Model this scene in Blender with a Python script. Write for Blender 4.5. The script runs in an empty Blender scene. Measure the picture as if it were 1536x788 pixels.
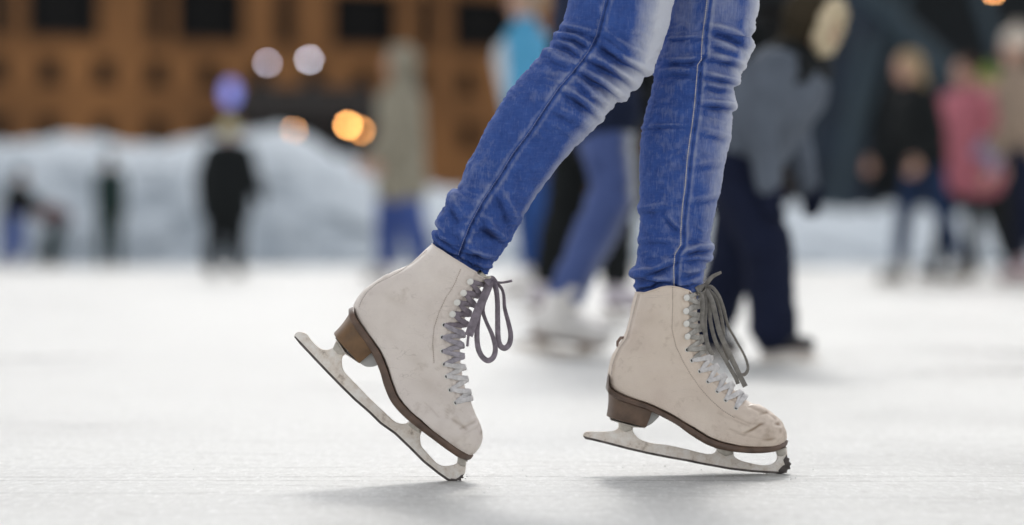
import bpy, bmesh, math, random
import numpy as np
from mathutils import Vector, Matrix, noise
from mathutils.bvhtree import BVHTree

random.seed(7)
rng = np.random.default_rng(7)
scene = bpy.context.scene
COL = scene.collection
R = math.radians

# ------------------------------------------------------------------ camera
FPX, CX, CY = 3627.0, 768.0, 394.0
HC = 0.3125                                  # camera height above the ice
PITCH = math.atan(29.0 / FPX)
cam_d = bpy.data.cameras.new("camera")
cam = bpy.data.objects.new("camera", cam_d)
COL.objects.link(cam)
cam.location = (0, 0, HC)
cam.rotation_euler = (R(90) - PITCH, 0, 0)
cam_d.sensor_width = 36
cam_d.lens = 36 * FPX / 1536
cam_d.clip_start = 0.05
cam_d.clip_end = 2000
cam_d.dof.use_dof = True
cam_d.dof.focus_distance = 3.20
cam_d.dof.aperture_fstop = 1.95
scene.camera = cam


def ray(px, py):
    u = (px - CX) / FPX
    v = -(py - CY) / FPX
    cp, sp = math.cos(PITCH), math.sin(PITCH)
    return Vector((u, cp + v * sp, v * cp - sp))


def P(px, py, d):
    r = ray(px, py)
    return Vector((0, 0, HC)) + r * (d / r.y)


def proj(p):
    v = Vector(p) - Vector((0, 0, HC))
    cp, sp = math.cos(PITCH), math.sin(PITCH)
    dep = v.y * cp - v.z * sp
    up = v.y * sp + v.z * cp
    return (round(CX + FPX * v.x / dep), round(CY - FPX * up / dep))


def ground_d(py):
    r = ray(CX, py)
    return -HC / r.z * r.y


# ------------------------------------------------------------------ materials
MATS = {}


def nodes_of(name):
    m = bpy.data.materials.new(name)
    m.use_nodes = True
    nt = m.node_tree
    b = nt.nodes["Principled BSDF"]
    MATS[name] = m
    return m, nt, b


def N(nt, t, **kw):
    n = nt.nodes.new(t)
    for k, v in kw.items():
        if k.startswith("_"):
            setattr(n, k[1:], v)
        else:
            n.inputs[k.replace("__", " ")].default_value = v
    return n


def ramp(nt, src, stops):
    r = nt.nodes.new("ShaderNodeValToRGB")
    el = r.color_ramp.elements
    while len(el) < len(stops):
        el.new(0.5)
    for e, (p, c) in zip(el, stops):
        e.position = p
        e.color = (c[0], c[1], c[2], 1) if not isinstance(c, (int, float)) else (c, c, c, 1)
    nt.links.new(src, r.inputs[0])
    return r


def mixc(nt, fac, a, b, blend='MIX'):
    m = nt.nodes.new("ShaderNodeMix")
    m.data_type = 'RGBA'
    m.blend_type = blend
    for s, v in ((m.inputs[0], fac), (m.inputs[6], a), (m.inputs[7], b)):
        if isinstance(v, (int, float)):
            s.default_value = v
        elif isinstance(v, (tuple, list)):
            s.default_value = (v[0], v[1], v[2], 1)
        else:
            nt.links.new(v, s)
    return m.outputs[2]


def coords(nt, scale=(1, 1, 1), kind="Object"):
    tc = nt.nodes.new("ShaderNodeTexCoord")
    mp = nt.nodes.new("ShaderNodeMapping")
    mp.inputs["Scale"].default_value = scale
    nt.links.new(tc.outputs[kind], mp.inputs[0])
    return mp.outputs[0]


def noisef(nt, vec, scale, detail=4, rough=0.55):
    n = N(nt, "ShaderNodeTexNoise", Scale=scale, Detail=detail, Roughness=rough)
    nt.links.new(vec, n.inputs["Vector"])
    return n.outputs["Fac"]


def bump(nt, b, h, strength, dist=0.001):
    bp = N(nt, "ShaderNodeBump", Strength=strength, Distance=dist)
    nt.links.new(h, bp.inputs["Height"])
    nt.links.new(bp.outputs[0], b.inputs["Normal"])
    return bp


def simple(name, col, rough=0.6, metal=0.0, var=0.25, scale=8.0, bmp=0.2, bscale=60, bdist=0.002, spec=None, sheen=0):
    if name in MATS:
        return MATS[name]
    m, nt, b = nodes_of(name)
    v = coords(nt)
    f = noisef(nt, v, scale, 5)
    lo = tuple(c * (1 - var) for c in col)
    hi = tuple(min(1, c * (1 + var)) for c in col)
    r = ramp(nt, f, [(0.3, lo), (0.7, hi)])
    nt.links.new(r.outputs[0], b.inputs["Base Color"])
    b.inputs["Roughness"].default_value = rough
    b.inputs["Metallic"].default_value = metal
    if spec is not None:
        b.inputs["Specular IOR Level"].default_value = spec
    if sheen:
        b.inputs["Sheen Weight"].default_value = sheen
    bump(nt, b, noisef(nt, v, bscale, 3), bmp, bdist)
    return m


def emit(name, col, strength):
    m, nt, b = nodes_of(name)
    b.inputs["Base Color"].default_value = (*col, 1)
    b.inputs["Emission Color"].default_value = (*col, 1)
    b.inputs["Emission Strength"].default_value = strength
    return m


def leather(name, base, warm, dirt):
    m, nt, b = nodes_of(name)
    v = coords(nt)
    n1 = noisef(nt, v, 14, 6, 0.6)
    n2 = noisef(nt, v, 45, 6, 0.7)
    c = ramp(nt, n1, [(0.3, base), (0.72, warm)]).outputs[0]
    st = ramp(nt, n2, [(0.56, 0.0), (0.72, 0.34)]).outputs[0]
    c = mixc(nt, st, c, dirt)
    # scuffs: thin irregular marks
    vs = coords(nt, (1.0, 1.0, 2.6))
    w = N(nt, "ShaderNodeTexNoise", Scale=22.0, Detail=2.0, Roughness=0.5, Distortion=1.2)
    nt.links.new(vs, w.inputs["Vector"])
    line = ramp(nt, w.outputs["Fac"], [(0.490, 0.0), (0.5, 0.26), (0.510, 0.0)]).outputs[0]
    gate = ramp(nt, noisef(nt, v, 9, 3), [(0.52, 0.0), (0.6, 1.0)]).outputs[0]
    g = mixc(nt, 1.0, line, gate, 'MULTIPLY')
    c = mixc(nt, g, c, tuple(x * 0.55 for x in dirt))
    # wear mask painted where the leather is dirty (toe, welt, crease)
    at = N(nt, "ShaderNodeAttribute")
    at.attribute_name = "wear"
    c = mixc(nt, at.outputs["Fac"], c, dirt)
    nt.links.new(c, b.inputs["Base Color"])
    rr = ramp(nt, n2, [(0.3, 0.28), (0.7, 0.50)])
    nt.links.new(rr.outputs[0], b.inputs["Roughness"])
    b.inputs["Specular IOR Level"].default_value = 0.4
    # grain
    vo = N(nt, "ShaderNodeTexVoronoi", Scale=520.0)
    nt.links.new(v, vo.inputs["Vector"])
    mx = N(nt, "ShaderNodeMath", _operation='MULTIPLY_ADD')
    nt.links.new(n2, mx.inputs[0])
    mx.inputs[1].default_value = 2.5
    nt.links.new(vo.outputs["Distance"], mx.inputs[2])
    bump(nt, b, mx.outputs[0], 0.35, 0.0006)
    return m


def denim():
    m, nt, b = nodes_of("blue_denim")
    v = coords(nt)
    at = N(nt, "ShaderNodeAttribute")
    at.attribute_name = "fade"
    n1 = noisef(nt, v, 60, 6, 0.7)
    n0 = noisef(nt, v, 8, 4, 0.6)
    vst = coords(nt, (1, 1, 0.12))
    n2 = noisef(nt, vst, 420, 3, 0.7)     # vertical slub streaks
    vsh = coords(nt, (0.15, 0.15, 1))
    n3 = noisef(nt, vsh, 520, 2, 0.7)     # weft
    dark = (0.026, 0.062, 0.235)
    mid = (0.048, 0.108, 0.360)
    c = ramp(nt, n1, [(0.28, dark), (0.72, mid)]).outputs[0]
    c0 = ramp(nt, n0, [(0.35, 0.0), (0.7, 0.22)]).outputs[0]
    c = mixc(nt, c0, c, (0.07, 0.125, 0.40))
    s = ramp(nt, n2, [(0.5, 0.0), (0.72, 0.12)]).outputs[0]
    c = mixc(nt, s, c, (0.25, 0.30, 0.58))
    s = ramp(nt, n3, [(0.5, 0.0), (0.75, 0.12)]).outputs[0]
    c = mixc(nt, s, c, (0.25, 0.30, 0.58))
    # fade with fibre breakup: 0.3 is the plain cloth, below it painted crease shade, above it worn pale
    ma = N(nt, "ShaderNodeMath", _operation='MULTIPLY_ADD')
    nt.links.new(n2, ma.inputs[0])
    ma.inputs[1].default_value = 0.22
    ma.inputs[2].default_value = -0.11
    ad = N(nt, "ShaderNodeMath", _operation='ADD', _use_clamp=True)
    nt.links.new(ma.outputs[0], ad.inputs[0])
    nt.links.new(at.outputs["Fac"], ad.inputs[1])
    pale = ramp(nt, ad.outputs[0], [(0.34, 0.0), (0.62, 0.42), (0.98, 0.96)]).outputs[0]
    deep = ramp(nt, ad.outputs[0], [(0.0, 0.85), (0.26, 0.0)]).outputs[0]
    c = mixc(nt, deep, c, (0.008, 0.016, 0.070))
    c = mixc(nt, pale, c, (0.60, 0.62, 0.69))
    nt.links.new(c, b.inputs["Base Color"])
    b.inputs["Roughness"].default_value = 0.85
    b.inputs["Specular IOR Level"].default_value = 0.15
    b.inputs["Sheen Weight"].default_value = 0.08
    b.inputs["Sheen Roughness"].default_value = 0.4
    mx = N(nt, "ShaderNodeMath", _operation='ADD')
    nt.links.new(n2, mx.inputs[0])
    nt.links.new(n3, mx.inputs[1])
    bump(nt, b, mx.outputs[0], 0.5, 0.0008)
    return m


DENIM = denim()
LEATH_L = leather("off_white_leather", (0.75, 0.665, 0.61), (0.83, 0.75, 0.68), (0.36, 0.28, 0.21))
LEATH_R = leather("cream_leather", (0.72, 0.60, 0.505), (0.81, 0.70, 0.59), (0.30, 0.21, 0.14))
TONGUE = simple("tongue_leather", (0.62, 0.57, 0.47), 0.6)
SOLE = simple("sole_rubber", (0.115, 0.070, 0.048), 0.42, var=0.35, scale=60)
HEEL_G = simple("heel_leather_golden", (0.165, 0.088, 0.036), 0.38, var=0.3, scale=50)
HEEL_B = simple("heel_leather_brown", (0.125, 0.078, 0.052), 0.42, var=0.3, scale=50)
LACE_P = simple("lace_purple_grey", (0.235, 0.20, 0.23), 0.85, var=0.3, scale=120, bmp=0.6, bscale=900, bdist=0.0006)
LACE_G = simple("lace_grey", (0.22, 0.205, 0.185), 0.85, var=0.3, scale=120, bmp=0.6, bscale=900, bdist=0.0006)
LACE_M = simple("lace_lilac_grey", (0.40, 0.37, 0.41), 0.85, var=0.3, scale=120, bmp=0.6, bscale=900, bdist=0.0006)
LACE_M2 = simple("lace_soft_grey", (0.40, 0.38, 0.35), 0.85, var=0.3, scale=120, bmp=0.6, bscale=900, bdist=0.0006)
LACE_W = simple("lace_white", (0.68, 0.655, 0.645), 0.85, var=0.2, scale=120, bmp=0.6, bscale=900, bdist=0.0006)
HOOK = simple("hook_enamel", (0.80, 0.78, 0.73), 0.3, var=0.06)
EYE = simple("eyelet_metal", (0.45, 0.42, 0.38), 0.4, metal=0.8)
DARK = simple("dark_hole", (0.02, 0.015, 0.015), 0.9)
THREAD = simple("stitch_thread", (0.42, 0.36, 0.33), 0.8, scale=80)
THREAD_D = simple("stitch_thread_dark", (0.40, 0.32, 0.27), 0.8)
THREAD_B = simple("denim_thread", (0.56, 0.52, 0.50), 0.8, scale=90, var=.35)


def blade_mat():
    m, nt, b = nodes_of("frosted_steel")
    v = coords(nt)
    n1 = noisef(nt, v, 60, 6, 0.7)
    c = ramp(nt, n1, [(0.30, (0.38, 0.31, 0.25)), (0.43, (0.80, 0.71, 0.62)), (0.62, (0.95, 0.90, 0.84))]).outputs[0]
    nt.links.new(c, b.inputs["Base Color"])
    rr = ramp(nt, n1, [(0.35, 0.32), (0.6, 0.6)]).outputs[0]
    nt.links.new(rr, b.inputs["Roughness"])
    b.inputs["Metallic"].default_value = 0.1
    bump(nt, b, noisef(nt, v, 150, 5, 0.7), 0.9, 0.002)
    return m


BLADE = blade_mat()
EDGE = simple("dark_steel_edge", (0.10, 0.085, 0.08), 0.4, metal=0.6, var=0.5, scale=90)
STEEL = simple("steel_post", (0.56, 0.52, 0.46), 0.4, metal=0.2, scale=80)


# ------------------------------------------------------------------ object helpers
def link(o, parent=None):
    COL.objects.link(o)
    if parent is not None:
        o.parent = parent
    return o


def mesh_obj(name, verts, faces, mat, parent=None, smooth=True):
    me = bpy.data.meshes.new(name)
    me.from_pydata([tuple(v) for v in verts], [], faces)
    me.update()
    if smooth:
        me.polygons.foreach_set("use_smooth", [True] * len(me.polygons))
    o = bpy.data.objects.new(name, me)
    if mat is not None:
        me.materials.append(mat)
    return link(o, parent)


def bm_obj(name, bm, mat, parent=None, smooth=False):
    me = bpy.data.meshes.new(name)
    bmesh.ops.recalc_face_normals(bm, faces=bm.faces)
    bm.to_mesh(me)
    bm.free()
    if smooth:
        me.polygons.foreach_set("use_smooth", [True] * len(me.polygons))
    me.materials.append(mat)
    return link(bpy.data.objects.new(name, me), parent)


def tag(o, label=None, cat=None, group=None, kind=None):
    if label:
        o["label"] = label
    if cat:
        o["category"] = cat
    if group:
        o["group"] = group
    if kind:
        o["kind"] = kind
    return o


def empty(name, loc=(0, 0, 0)):
    o = bpy.data.objects.new(name, None)
    o.empty_display_size = 0.05
    o.location = loc
    return link(o)


def set_attr(o, name, vals):
    a = o.data.attributes.new(name, 'FLOAT', 'POINT')
    a.data.foreach_set("value", np.asarray(vals, dtype=np.float32))


def apply_mods(o):
    dg = bpy.context.evaluated_depsgraph_get()
    dg.update()
    me = bpy.data.meshes.new_from_object(o.evaluated_get(dg))
    o.modifiers.clear()
    o.data = me
    return o


def box(bm, c, s, rot=0.0):
    m = Matrix.Translation(Vector(c)) @ Matrix.Rotation(rot, 4, 'Z') @ Matrix.Diagonal((s[0], s[1], s[2], 1))
    bmesh.ops.create_cube(bm, size=1.0, matrix=m)


def catmull(pts, n):
    pts = [Vector(p) for p in pts]
    ext = [pts[0] * 2 - pts[1]] + pts + [pts[-1] * 2 - pts[-2]]
    out = []
    for i in range(1, len(ext) - 2):
        a, b, c, d = ext[i - 1:i + 3]
        for k in range(n):
            t = k / n
            out.append(0.5 * ((2 * b) + (c - a) * t + (2 * a - 5 * b + 4 * c - d) * t * t + (3 * b - a - 3 * c + d) * t ** 3))
    out.append(pts[-1])
    return out


def tube(bm, pts, rads, seg=10, caps=True):
    pts = [Vector(p) for p in pts]
    if isinstance(rads, (int, float)):
        rads = [rads] * len(pts)
    rings = []
    prev = None
    for i, p in enumerate(pts):
        t = (pts[min(i + 1, len(pts) - 1)] - pts[max(i - 1, 0)])
        if t.length < 1e-9:
            t = Vector((0, 0, 1))
        t.normalize()
        ref = prev if prev is not None else (Vector((0, 0, 1)) if abs(t.z) < 0.9 else Vector((1, 0, 0)))
        u = (ref - t * ref.dot(t)).normalized()
        prev = u
        w = t.cross(u)
        rings.append([bm.verts.new(p + (u * math.cos(2 * math.pi * k / seg) + w * math.sin(2 * math.pi * k / seg)) * rads[i]) for k in range(seg)])
    for a, b in zip(rings, rings[1:]):
        for k in range(seg):
            bm.faces.new((a[k], a[(k + 1) % seg], b[(k + 1) % seg], b[k]))
    if caps:
        bm.faces.new(rings[0][::-1])
        bm.faces.new(rings[-1])


def ribbon(bm, pts, normals, width, thick=0.0012, widths=None):
    """flat strip with a rounded-rectangle section swept along pts"""
    rings = []
    n = len(pts)
    for i, p in enumerate(pts):
        t = (pts[min(i + 1, n - 1)] - pts[max(i - 1, 0)]).normalized()
        nn = normals[i] if isinstance(normals, list) else normals
        nn = (nn - t * nn.dot(t))
        if nn.length < 1e-6:
            nn = Vector((0, 0, 1))
        nn.normalize()
        s = t.cross(nn)
        w = (widths[i] if widths else width) / 2
        h = thick / 2
        prof = [(-w, -h * .3), (-w * .85, -h), (0, -h * 1.25), (w * .85, -h), (w, -h * .3), (w, h * .3), (w * .85, h), (0, h * 1.25), (-w * .85, h), (-w, h * .3)]
        rings.append([bm.verts.new(p + s * a + nn * b) for a, b in prof])
    k = len(rings[0])
    for a, b in zip(rings, rings[1:]):
        for j in range(k):
            bm.faces.new((a[j], a[(j + 1) % k], b[(j + 1) % k], b[j]))
    bm.faces.new(rings[0][::-1])
    bm.faces.new(rings[-1])


def polylen(pl):
    a = np.array(pl, float)
    s = np.concatenate([[0], np.cumsum(np.hypot(*(a[1:] - a[:-1]).T))])
    return a, s


def project(a, s, p):
    best = (1e9, 0)
    for i in range(len(a) - 1):
        d = a[i + 1] - a[i]
        L2 = d @ d
        t = max(0, min(1, ((np.array(p) - a[i]) @ d) / L2))
        q = a[i] + d * t
        e = np.hypot(*(q - p))
        if e < best[0]:
            best = (e, s[i] + t * math.sqrt(L2))
    return best[1]


def seg_dist(X, Y, p, q):
    """distance of points to segment and the parameter along it"""
    dx, dy = q[0] - p[0], q[1] - p[1]
    L2 = dx * dx + dy * dy
    t = ((X - p[0]) * dx + (Y - p[1]) * dy) / L2
    tc = np.clip(t, 0, 1)
    sd = ((X - p[0]) * (-dy) + (Y - p[1]) * dx) / math.sqrt(L2)
    ex = X - (p[0] + tc * dx)
    ey = Y - (p[1] + tc * dy)
    return np.hypot(ex, ey), tc, sd


def poly_dist(X, Y, pl):
    best = np.full(X.shape, 1e9)
    sgn = np.zeros(X.shape)
    arc = np.zeros(X.shape)
    s0 = 0
    for p, q in zip(pl, pl[1:]):
        d, t, sd = seg_dist(X, Y, p, q)
        L = math.hypot(q[0] - p[0], q[1] - p[1])
        m = d < best
        best = np.where(m, d, best)
        sgn = np.where(m, np.sign(sd), sgn)
        arc = np.where(m, s0 + t * L, arc)
        s0 += L
    return best, sgn, arc


def vnoise(V, scale, seed=0.0, anis=(1, 1, 1)):
    return np.array([noise.fractal(Vector((v[0] * scale * anis[0] + seed, v[1] * scale * anis[1], v[2] * scale * anis[2])), 1.0, 2.0, 4) for v in V])


# ------------------------------------------------------------------ jeans leg of the main skater
def jeans_leg(left, right, anchors, d, folds, seam, pucker, tuck, fadefn, seed, d_top=None, ratio=0.98):
    la, ls = polylen(left)
    ra, rs = polylen(right)
    pa = [project(la, ls, p) for p, q in anchors]
    pb = [project(ra, rs, q) for p, q in anchors]
    tot = [0]
    for i in range(1, len(anchors)):
        tot.append(tot[-1] + 0.5 * (abs(pa[i] - pa[i - 1]) + abs(pb[i] - pb[i - 1])))
    n_r = int(tot[-1] / 1.7)
    ts = np.linspace(0, tot[-1], n_r)
    sa = np.interp(ts, tot, pa)
    sb = np.interp(ts, tot, pb)
    Lx, Ly = np.interp(sa, ls, la[:, 0]), np.interp(sa, ls, la[:, 1])
    Rx, Ry = np.interp(sb, rs, ra[:, 0]), np.interp(sb, rs, ra[:, 1])
    # light smoothing of the outline (keeps the notches)
    ker = np.array([1, 2, 3, 2, 1.0])
    ker /= ker.sum()

    def sm(v):
        return np.convolve(np.pad(v, 2, mode='edge'), ker, 'valid')
    Lx, Ly, Rx, Ry = map(sm, (Lx, Ly, Rx, Ry))
    # rings tucked into the boot
    tk = tuck
    m = 14
    k = np.linspace(1, 0, m, endpoint=False)[:, None]
    dx, dy = tk
    cx0, cy0 = (Lx[0] + Rx[0]) / 2, (Ly[0] + Ry[0]) / 2
    shrink = 1 - 0.14 * np.minimum(1, k[:, 0] * 8)
    tL = np.stack([cx0 + (Lx[0] - cx0) * shrink + dx * k[:, 0], cy0 + (Ly[0] - cy0) * shrink + dy * k[:, 0]], 1)
    tR = np.stack([cx0 + (Rx[0] - cx0) * shrink + dx * k[:, 0], cy0 + (Ry[0] - cy0) * shrink + dy * k[:, 0]], 1)
    Lx, Ly = np.concatenate([tL[:, 0], Lx]), np.concatenate([tL[:, 1], Ly])
    Rx, Ry = np.concatenate([tR[:, 0], Rx]), np.concatenate([tR[:, 1], Ry])
    NS = 200
    th = np.linspace(0, 2 * math.pi, NS, endpoint=False)
    e = 2 / 2.15
    cu = np.sign(np.cos(th)) * np.abs(np.cos(th)) ** e
    cv = np.sign(np.sin(th)) * np.abs(np.sin(th)) ** e
    wpx = np.hypot(Rx - Lx, Ry - Ly)
    # heavier smoothing for depth so that notches stay local to the outline
    kk = np.ones(25) / 25
    wsm = np.convolve(np.pad(wpx, 12, mode='edge'), kk, 'valid')
    PX = (Lx + Rx)[:, None] / 2 + (Rx - Lx)[:, None] / 2 * cu[None]
    PY = (Ly + Ry)[:, None] / 2 + (Ry - Ly)[:, None] / 2 * cu[None]
    dd = np.full(len(Lx), d)
    if d_top is not None:
        f = np.clip((-20 - (Ly + Ry) / 2) / 280, 0, 1)
        dd = d + (d_top - d) * f
    pm = dd / FPX
    depth = wsm * pm * 0.5 * ratio
    depth = depth * np.interp(np.arange(len(depth)), [0, 14, 16, 40], [0.72, 0.74, 0.80, 1.0])
    # in-plane world coordinates
    u = (PX - CX) / FPX
    v = -(PY - CY) / FPX
    cp, sp = math.cos(PITCH), math.sin(PITCH)
    ry = cp + v * sp
    X = u / ry * dd[:, None]
    Z = HC + (v * cp - sp) / ry * dd[:, None]
    Yy = dd[:, None] + depth[:, None] * cv[None]
    V = np.stack([X, Yy, Z], -1)
    # normals by finite differences
    du = np.roll(V, -1, 1) - np.roll(V, 1, 1)
    dv = np.gradient(V, axis=0)
    Nn = np.cross(du, dv)
    Nn /= np.linalg.norm(Nn, axis=-1, keepdims=True) + 1e-12
    c0 = np.stack([(X.max(1) + X.min(1)) / 2, dd, (Z.max(1) + Z.min(1)) / 2], -1)
    if ((V - c0[:, None]) * Nn).sum() < 0:
        Nn = -Nn
    disp = np.zeros(PX.shape)
    crease = np.zeros(PX.shape)
    for f in folds:
        (p, q, amp, w) = f
        # a fold is never a straight line: bend it
        L_ = math.hypot(q[0] - p[0], q[1] - p[1])
        nx_, ny_ = -(q[1] - p[1]) / L_, (q[0] - p[0]) / L_
        bend = (noise.noise(Vector((p[0] * 0.13, p[1] * 0.17, seed))) * 0.22) * L_
        md_ = ((p[0] + q[0]) / 2 + nx_ * bend, (p[1] + q[1]) / 2 + ny_ * bend)
        dA, tA, sA = seg_dist(PX, PY, p, md_)
        dB, tB, sB = seg_dist(PX, PY, md_, q)
        ma_ = dA < dB
        dist, t, sd = np.where(ma_, dA, dB), np.where(ma_, tA * 0.5, 0.5 + tB * 0.5), np.where(ma_, sA, sB)
        win = np.clip(np.sin(np.clip(t, 0.0, 1) * math.pi * 0.92 + 0.2), 0, 1) ** 0.7
        prof = np.exp(-(dist / w) ** 2) - 0.75 * np.exp(-((dist * np.where(sd > 0, 1, 9) - w * 1.9) / (w * 0.75)) ** 2) * (sd > 0)
        disp += 1.8 * amp * prof * win
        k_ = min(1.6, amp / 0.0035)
        crease += k_ * win * (0.20 * np.exp(-((dist * np.where(sd < 0, 1, -1) - w * 0.25) / (w * 0.38)) ** 2) - 0.34 * np.exp(-((dist * np.where(sd > 0, 1, -1) - w * 1.5) / (w * 0.62)) ** 2))  # worn pale ridge line, and fold shade painted dark beside it
    # soft irregularity
    flat = V.reshape(-1, 3)
    n1 = vnoise(flat, 26, seed).reshape(PX.shape)
    n2 = vnoise(flat, 75, seed + 9).reshape(PX.shape)
    # rings of soft wrinkles across the leg
    ax = np.array([Rx[-1] + Lx[-1] - Rx[0] - Lx[0], Ry[-1] + Ly[-1] - Ry[0] - Ly[0]])
    ax /= np.hypot(*ax)
    disp += 0.0013 * n1 + 0.0006 * n2
    al = ((PX * ax[0] + PY * ax[1]) / 1105)
    a_lo = (al * 1105)[16].mean()
    wzone = ([a_lo - 5, a_lo + 60, a_lo + 110, a_lo + 190, a_lo + 260, a_lo + 370, a_lo + 450], [1.2, 1.0, 0.5, 0.35, 0.8, 0.9, 0.35])
    q = np.stack([al * 95 + n1 * 1.3, np.broadcast_to(np.cos(th)[None] * 1.2, PX.shape), np.broadcast_to(np.sin(th)[None] * 1.2, PX.shape)], -1).reshape(-1, 3)
    wr = np.array([noise.noise(Vector((a[0], a[1], a[2] + seed))) for a in q]).reshape(PX.shape)
    wr = 0.32 - np.abs(wr) * 1.6                       # sharp ridged wrinkles
    wr = np.maximum(wr, -0.25)
    zone = np.interp(al * 1105, *wzone)
    disp += 0.0042 * wr * zone
    crease += (wr - 0.1) * 0.22 * zone  # small wrinkles too: pale worn ridges, shade painted into the valleys
    sdist, ssgn, sarc = poly_dist(PX, PY, seam)
    near = (cv[None] < 0)
    # raised seam with an overlapping edge
    disp += np.where(near, 0.0010 * np.exp(-(sdist / 4.0) ** 2) + 0.0006 * (ssgn > 0) * np.exp(-(sdist / 9.0) ** 2), 0)
    disp -= np.where(near, 0.0012 * np.exp(-((sdist - 1.0) / 1.4) ** 2), 0)
    if pucker:
        ph = sarc / 6.4 + 1.4 * np.sin(sarc / 31.0) + 0.8 * np.sin(sarc / 13.0)
        side = np.exp(-((sdist - 8) / 6.5) ** 2) * (ssgn * pucker > 0)
        disp += np.where(near, 0.0010 * np.sin(ph) * side, 0)
    disp[:10] = 0
    V = V + Nn * disp[..., None]
    fade = fadefn(PX, PY, sdist, cv[None] + 0 * PX)
    fade = 0.30 + fade + crease * (0.62 + 0.6 * np.clip(fade, 0, 1)) + np.clip(n2 * 0.06, -0.05, 0.05)  # real fading plus the crease shade put into the colour
    nr = V.shape[0]
    faces = []
    for i in range(nr - 1):
        for j in range(NS):
            j2 = (j + 1) % NS
            faces.append((i * NS + j, i * NS + j2, (i + 1) * NS + j2, (i + 1) * NS + j))
    return V.reshape(-1, 3), faces, np.clip(fade, 0, 1).reshape(-1)


D_L, D_R = ground_d(721.5), ground_d(711.0)

L_left = [(648, 366), (648.4, 352), (655.4, 337), (658, 320), (668, 298), (676, 286.6), (686, 285), (691.7, 272.6), (700, 246), (709.8, 230.7), (723.8, 203), (742, 170), (760, 141), (776.8, 120), (802, 92), (814.5, 77.5), (819, 72), (829.8, 62), (831, 57), (834, 50), (841, 44), (842, 38), (846.6, 28), (849, 16.8), (853.6, 0), (885, -110), (905, -220), (920, -300)]
L_right = [(731, 412), (746, 387), (763, 365), (772.7, 345), (785, 323), (807.6, 289.4), (835.5, 253), (863.5, 219.6), (881.6, 203), (891, 192), (903.9, 184), (906.6, 174), (924.8, 157.5), (938.8, 151), (943, 143), (955.5, 131), (972, 116), (981, 105), (987.7, 84), (998.8, 56), (1005.8, 25), (1012.8, 0), (1035, -110), (1075, -220), (1110, -300)]
L_anch = [((648, 366), (731, 412)), ((655, 337), (746, 387)), ((668, 298), (763, 365)), ((688, 284), (773, 345)), ((700, 246), (785, 323)), ((724, 203), (812, 284)), ((742, 170), (835.5, 253)), ((760, 141), (863, 220)), ((777, 120), (885, 198)), ((802, 92), (906, 176)), ((816, 76), (930, 155)), ((830, 61), (955, 131)), ((837, 47), (978, 108)), ((844, 33), (992, 74)), ((849, 17), (1004, 33)), ((853.6, 0), (1012.8, 0)), ((885, -110), (1035, -110)), ((920, -300), (1110, -300))]
L_folds = [((842, 40), (893, 56), 0.0040, 5.0), ((834, 52), (888, 76), 0.0045, 5.0), ((829, 62), (876, 90), 0.0040, 5.0), ((816, 76), (862, 104), 0.0028, 6.0),
           ((902, 52), (968, 88), 0.0030, 7.0), ((897, 66), (978, 110), 0.0062, 6.0), ((884, 88), (958, 130), 0.0052, 6.5), ((868, 106), (940, 150), 0.0062, 6.0), ((868, 122), (915, 160), 0.0028, 6.0), ((846, 136), (906, 178), 0.0048, 6.0), ((822, 160), (890, 194), 0.0022, 7.0),
           ((752, 285), (776, 338), 0.0035, 8.0), ((722, 335), (764, 362), 0.0042, 6.0), ((729, 322), (752, 350), 0.003, 6.0), ((678, 289), (700, 330), 0.003, 8.0), ((659, 322), (672, 352), 0.0042, 5.0), ((652, 345), (690, 370), 0.0035, 5.0), ((698, 372), (744, 385), 0.0042, 6.0), ((710, 392), (738, 398), 0.0030, 5.0), ((690, 345), (712, 372), 0.0025, 7.0), ((676, 300), (668, 340), 0.002, 7.0), ((648, 352), (680, 378), 0.003, 4.0)]
L_seam = [(690, 384), (707, 339.7), (726.6, 303), (749, 269.8), (771, 233.5), (797, 199), (810, 179), (838, 137), (866, 104.7), (884.3, 81), (896.9, 56), (903.9, 28), (910.8, 0), (930, -110)]


def fade_L(PX, PY, sd, cv):
    edge = [(1013, -40), (1008, 20), (998, 58), (984, 100), (956, 131), (922, 160), (884, 202), (863, 221), (835, 254), (807, 290), (785, 323)]
    dist, _, _ = poly_dist(PX, PY, edge)
    w = np.interp(PY, [-40, 60, 110, 160, 200, 240, 330], [62, 52, 46, 34, 20, 12, 6])
    a = np.clip(1.15 - dist / w, 0, 1) ** 1.2 * np.interp(PY, [100, 170, 215, 330], [0.92, 0.75, 0.42, 0.22])
    a *= np.where(cv > 0.3, 0.6, 1)
    # softer light zone on the thigh and the calf centre
    a += 0.10 * np.exp(-(((PX - 700) / 60) ** 2 + ((PY - 270) / 60) ** 2))
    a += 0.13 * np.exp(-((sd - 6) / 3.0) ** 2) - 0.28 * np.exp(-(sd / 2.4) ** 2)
    a += 0.12 * np.exp(-((PX - 850) / 50) ** 2 - ((PY - 110) / 60) ** 2)
    return a


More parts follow.
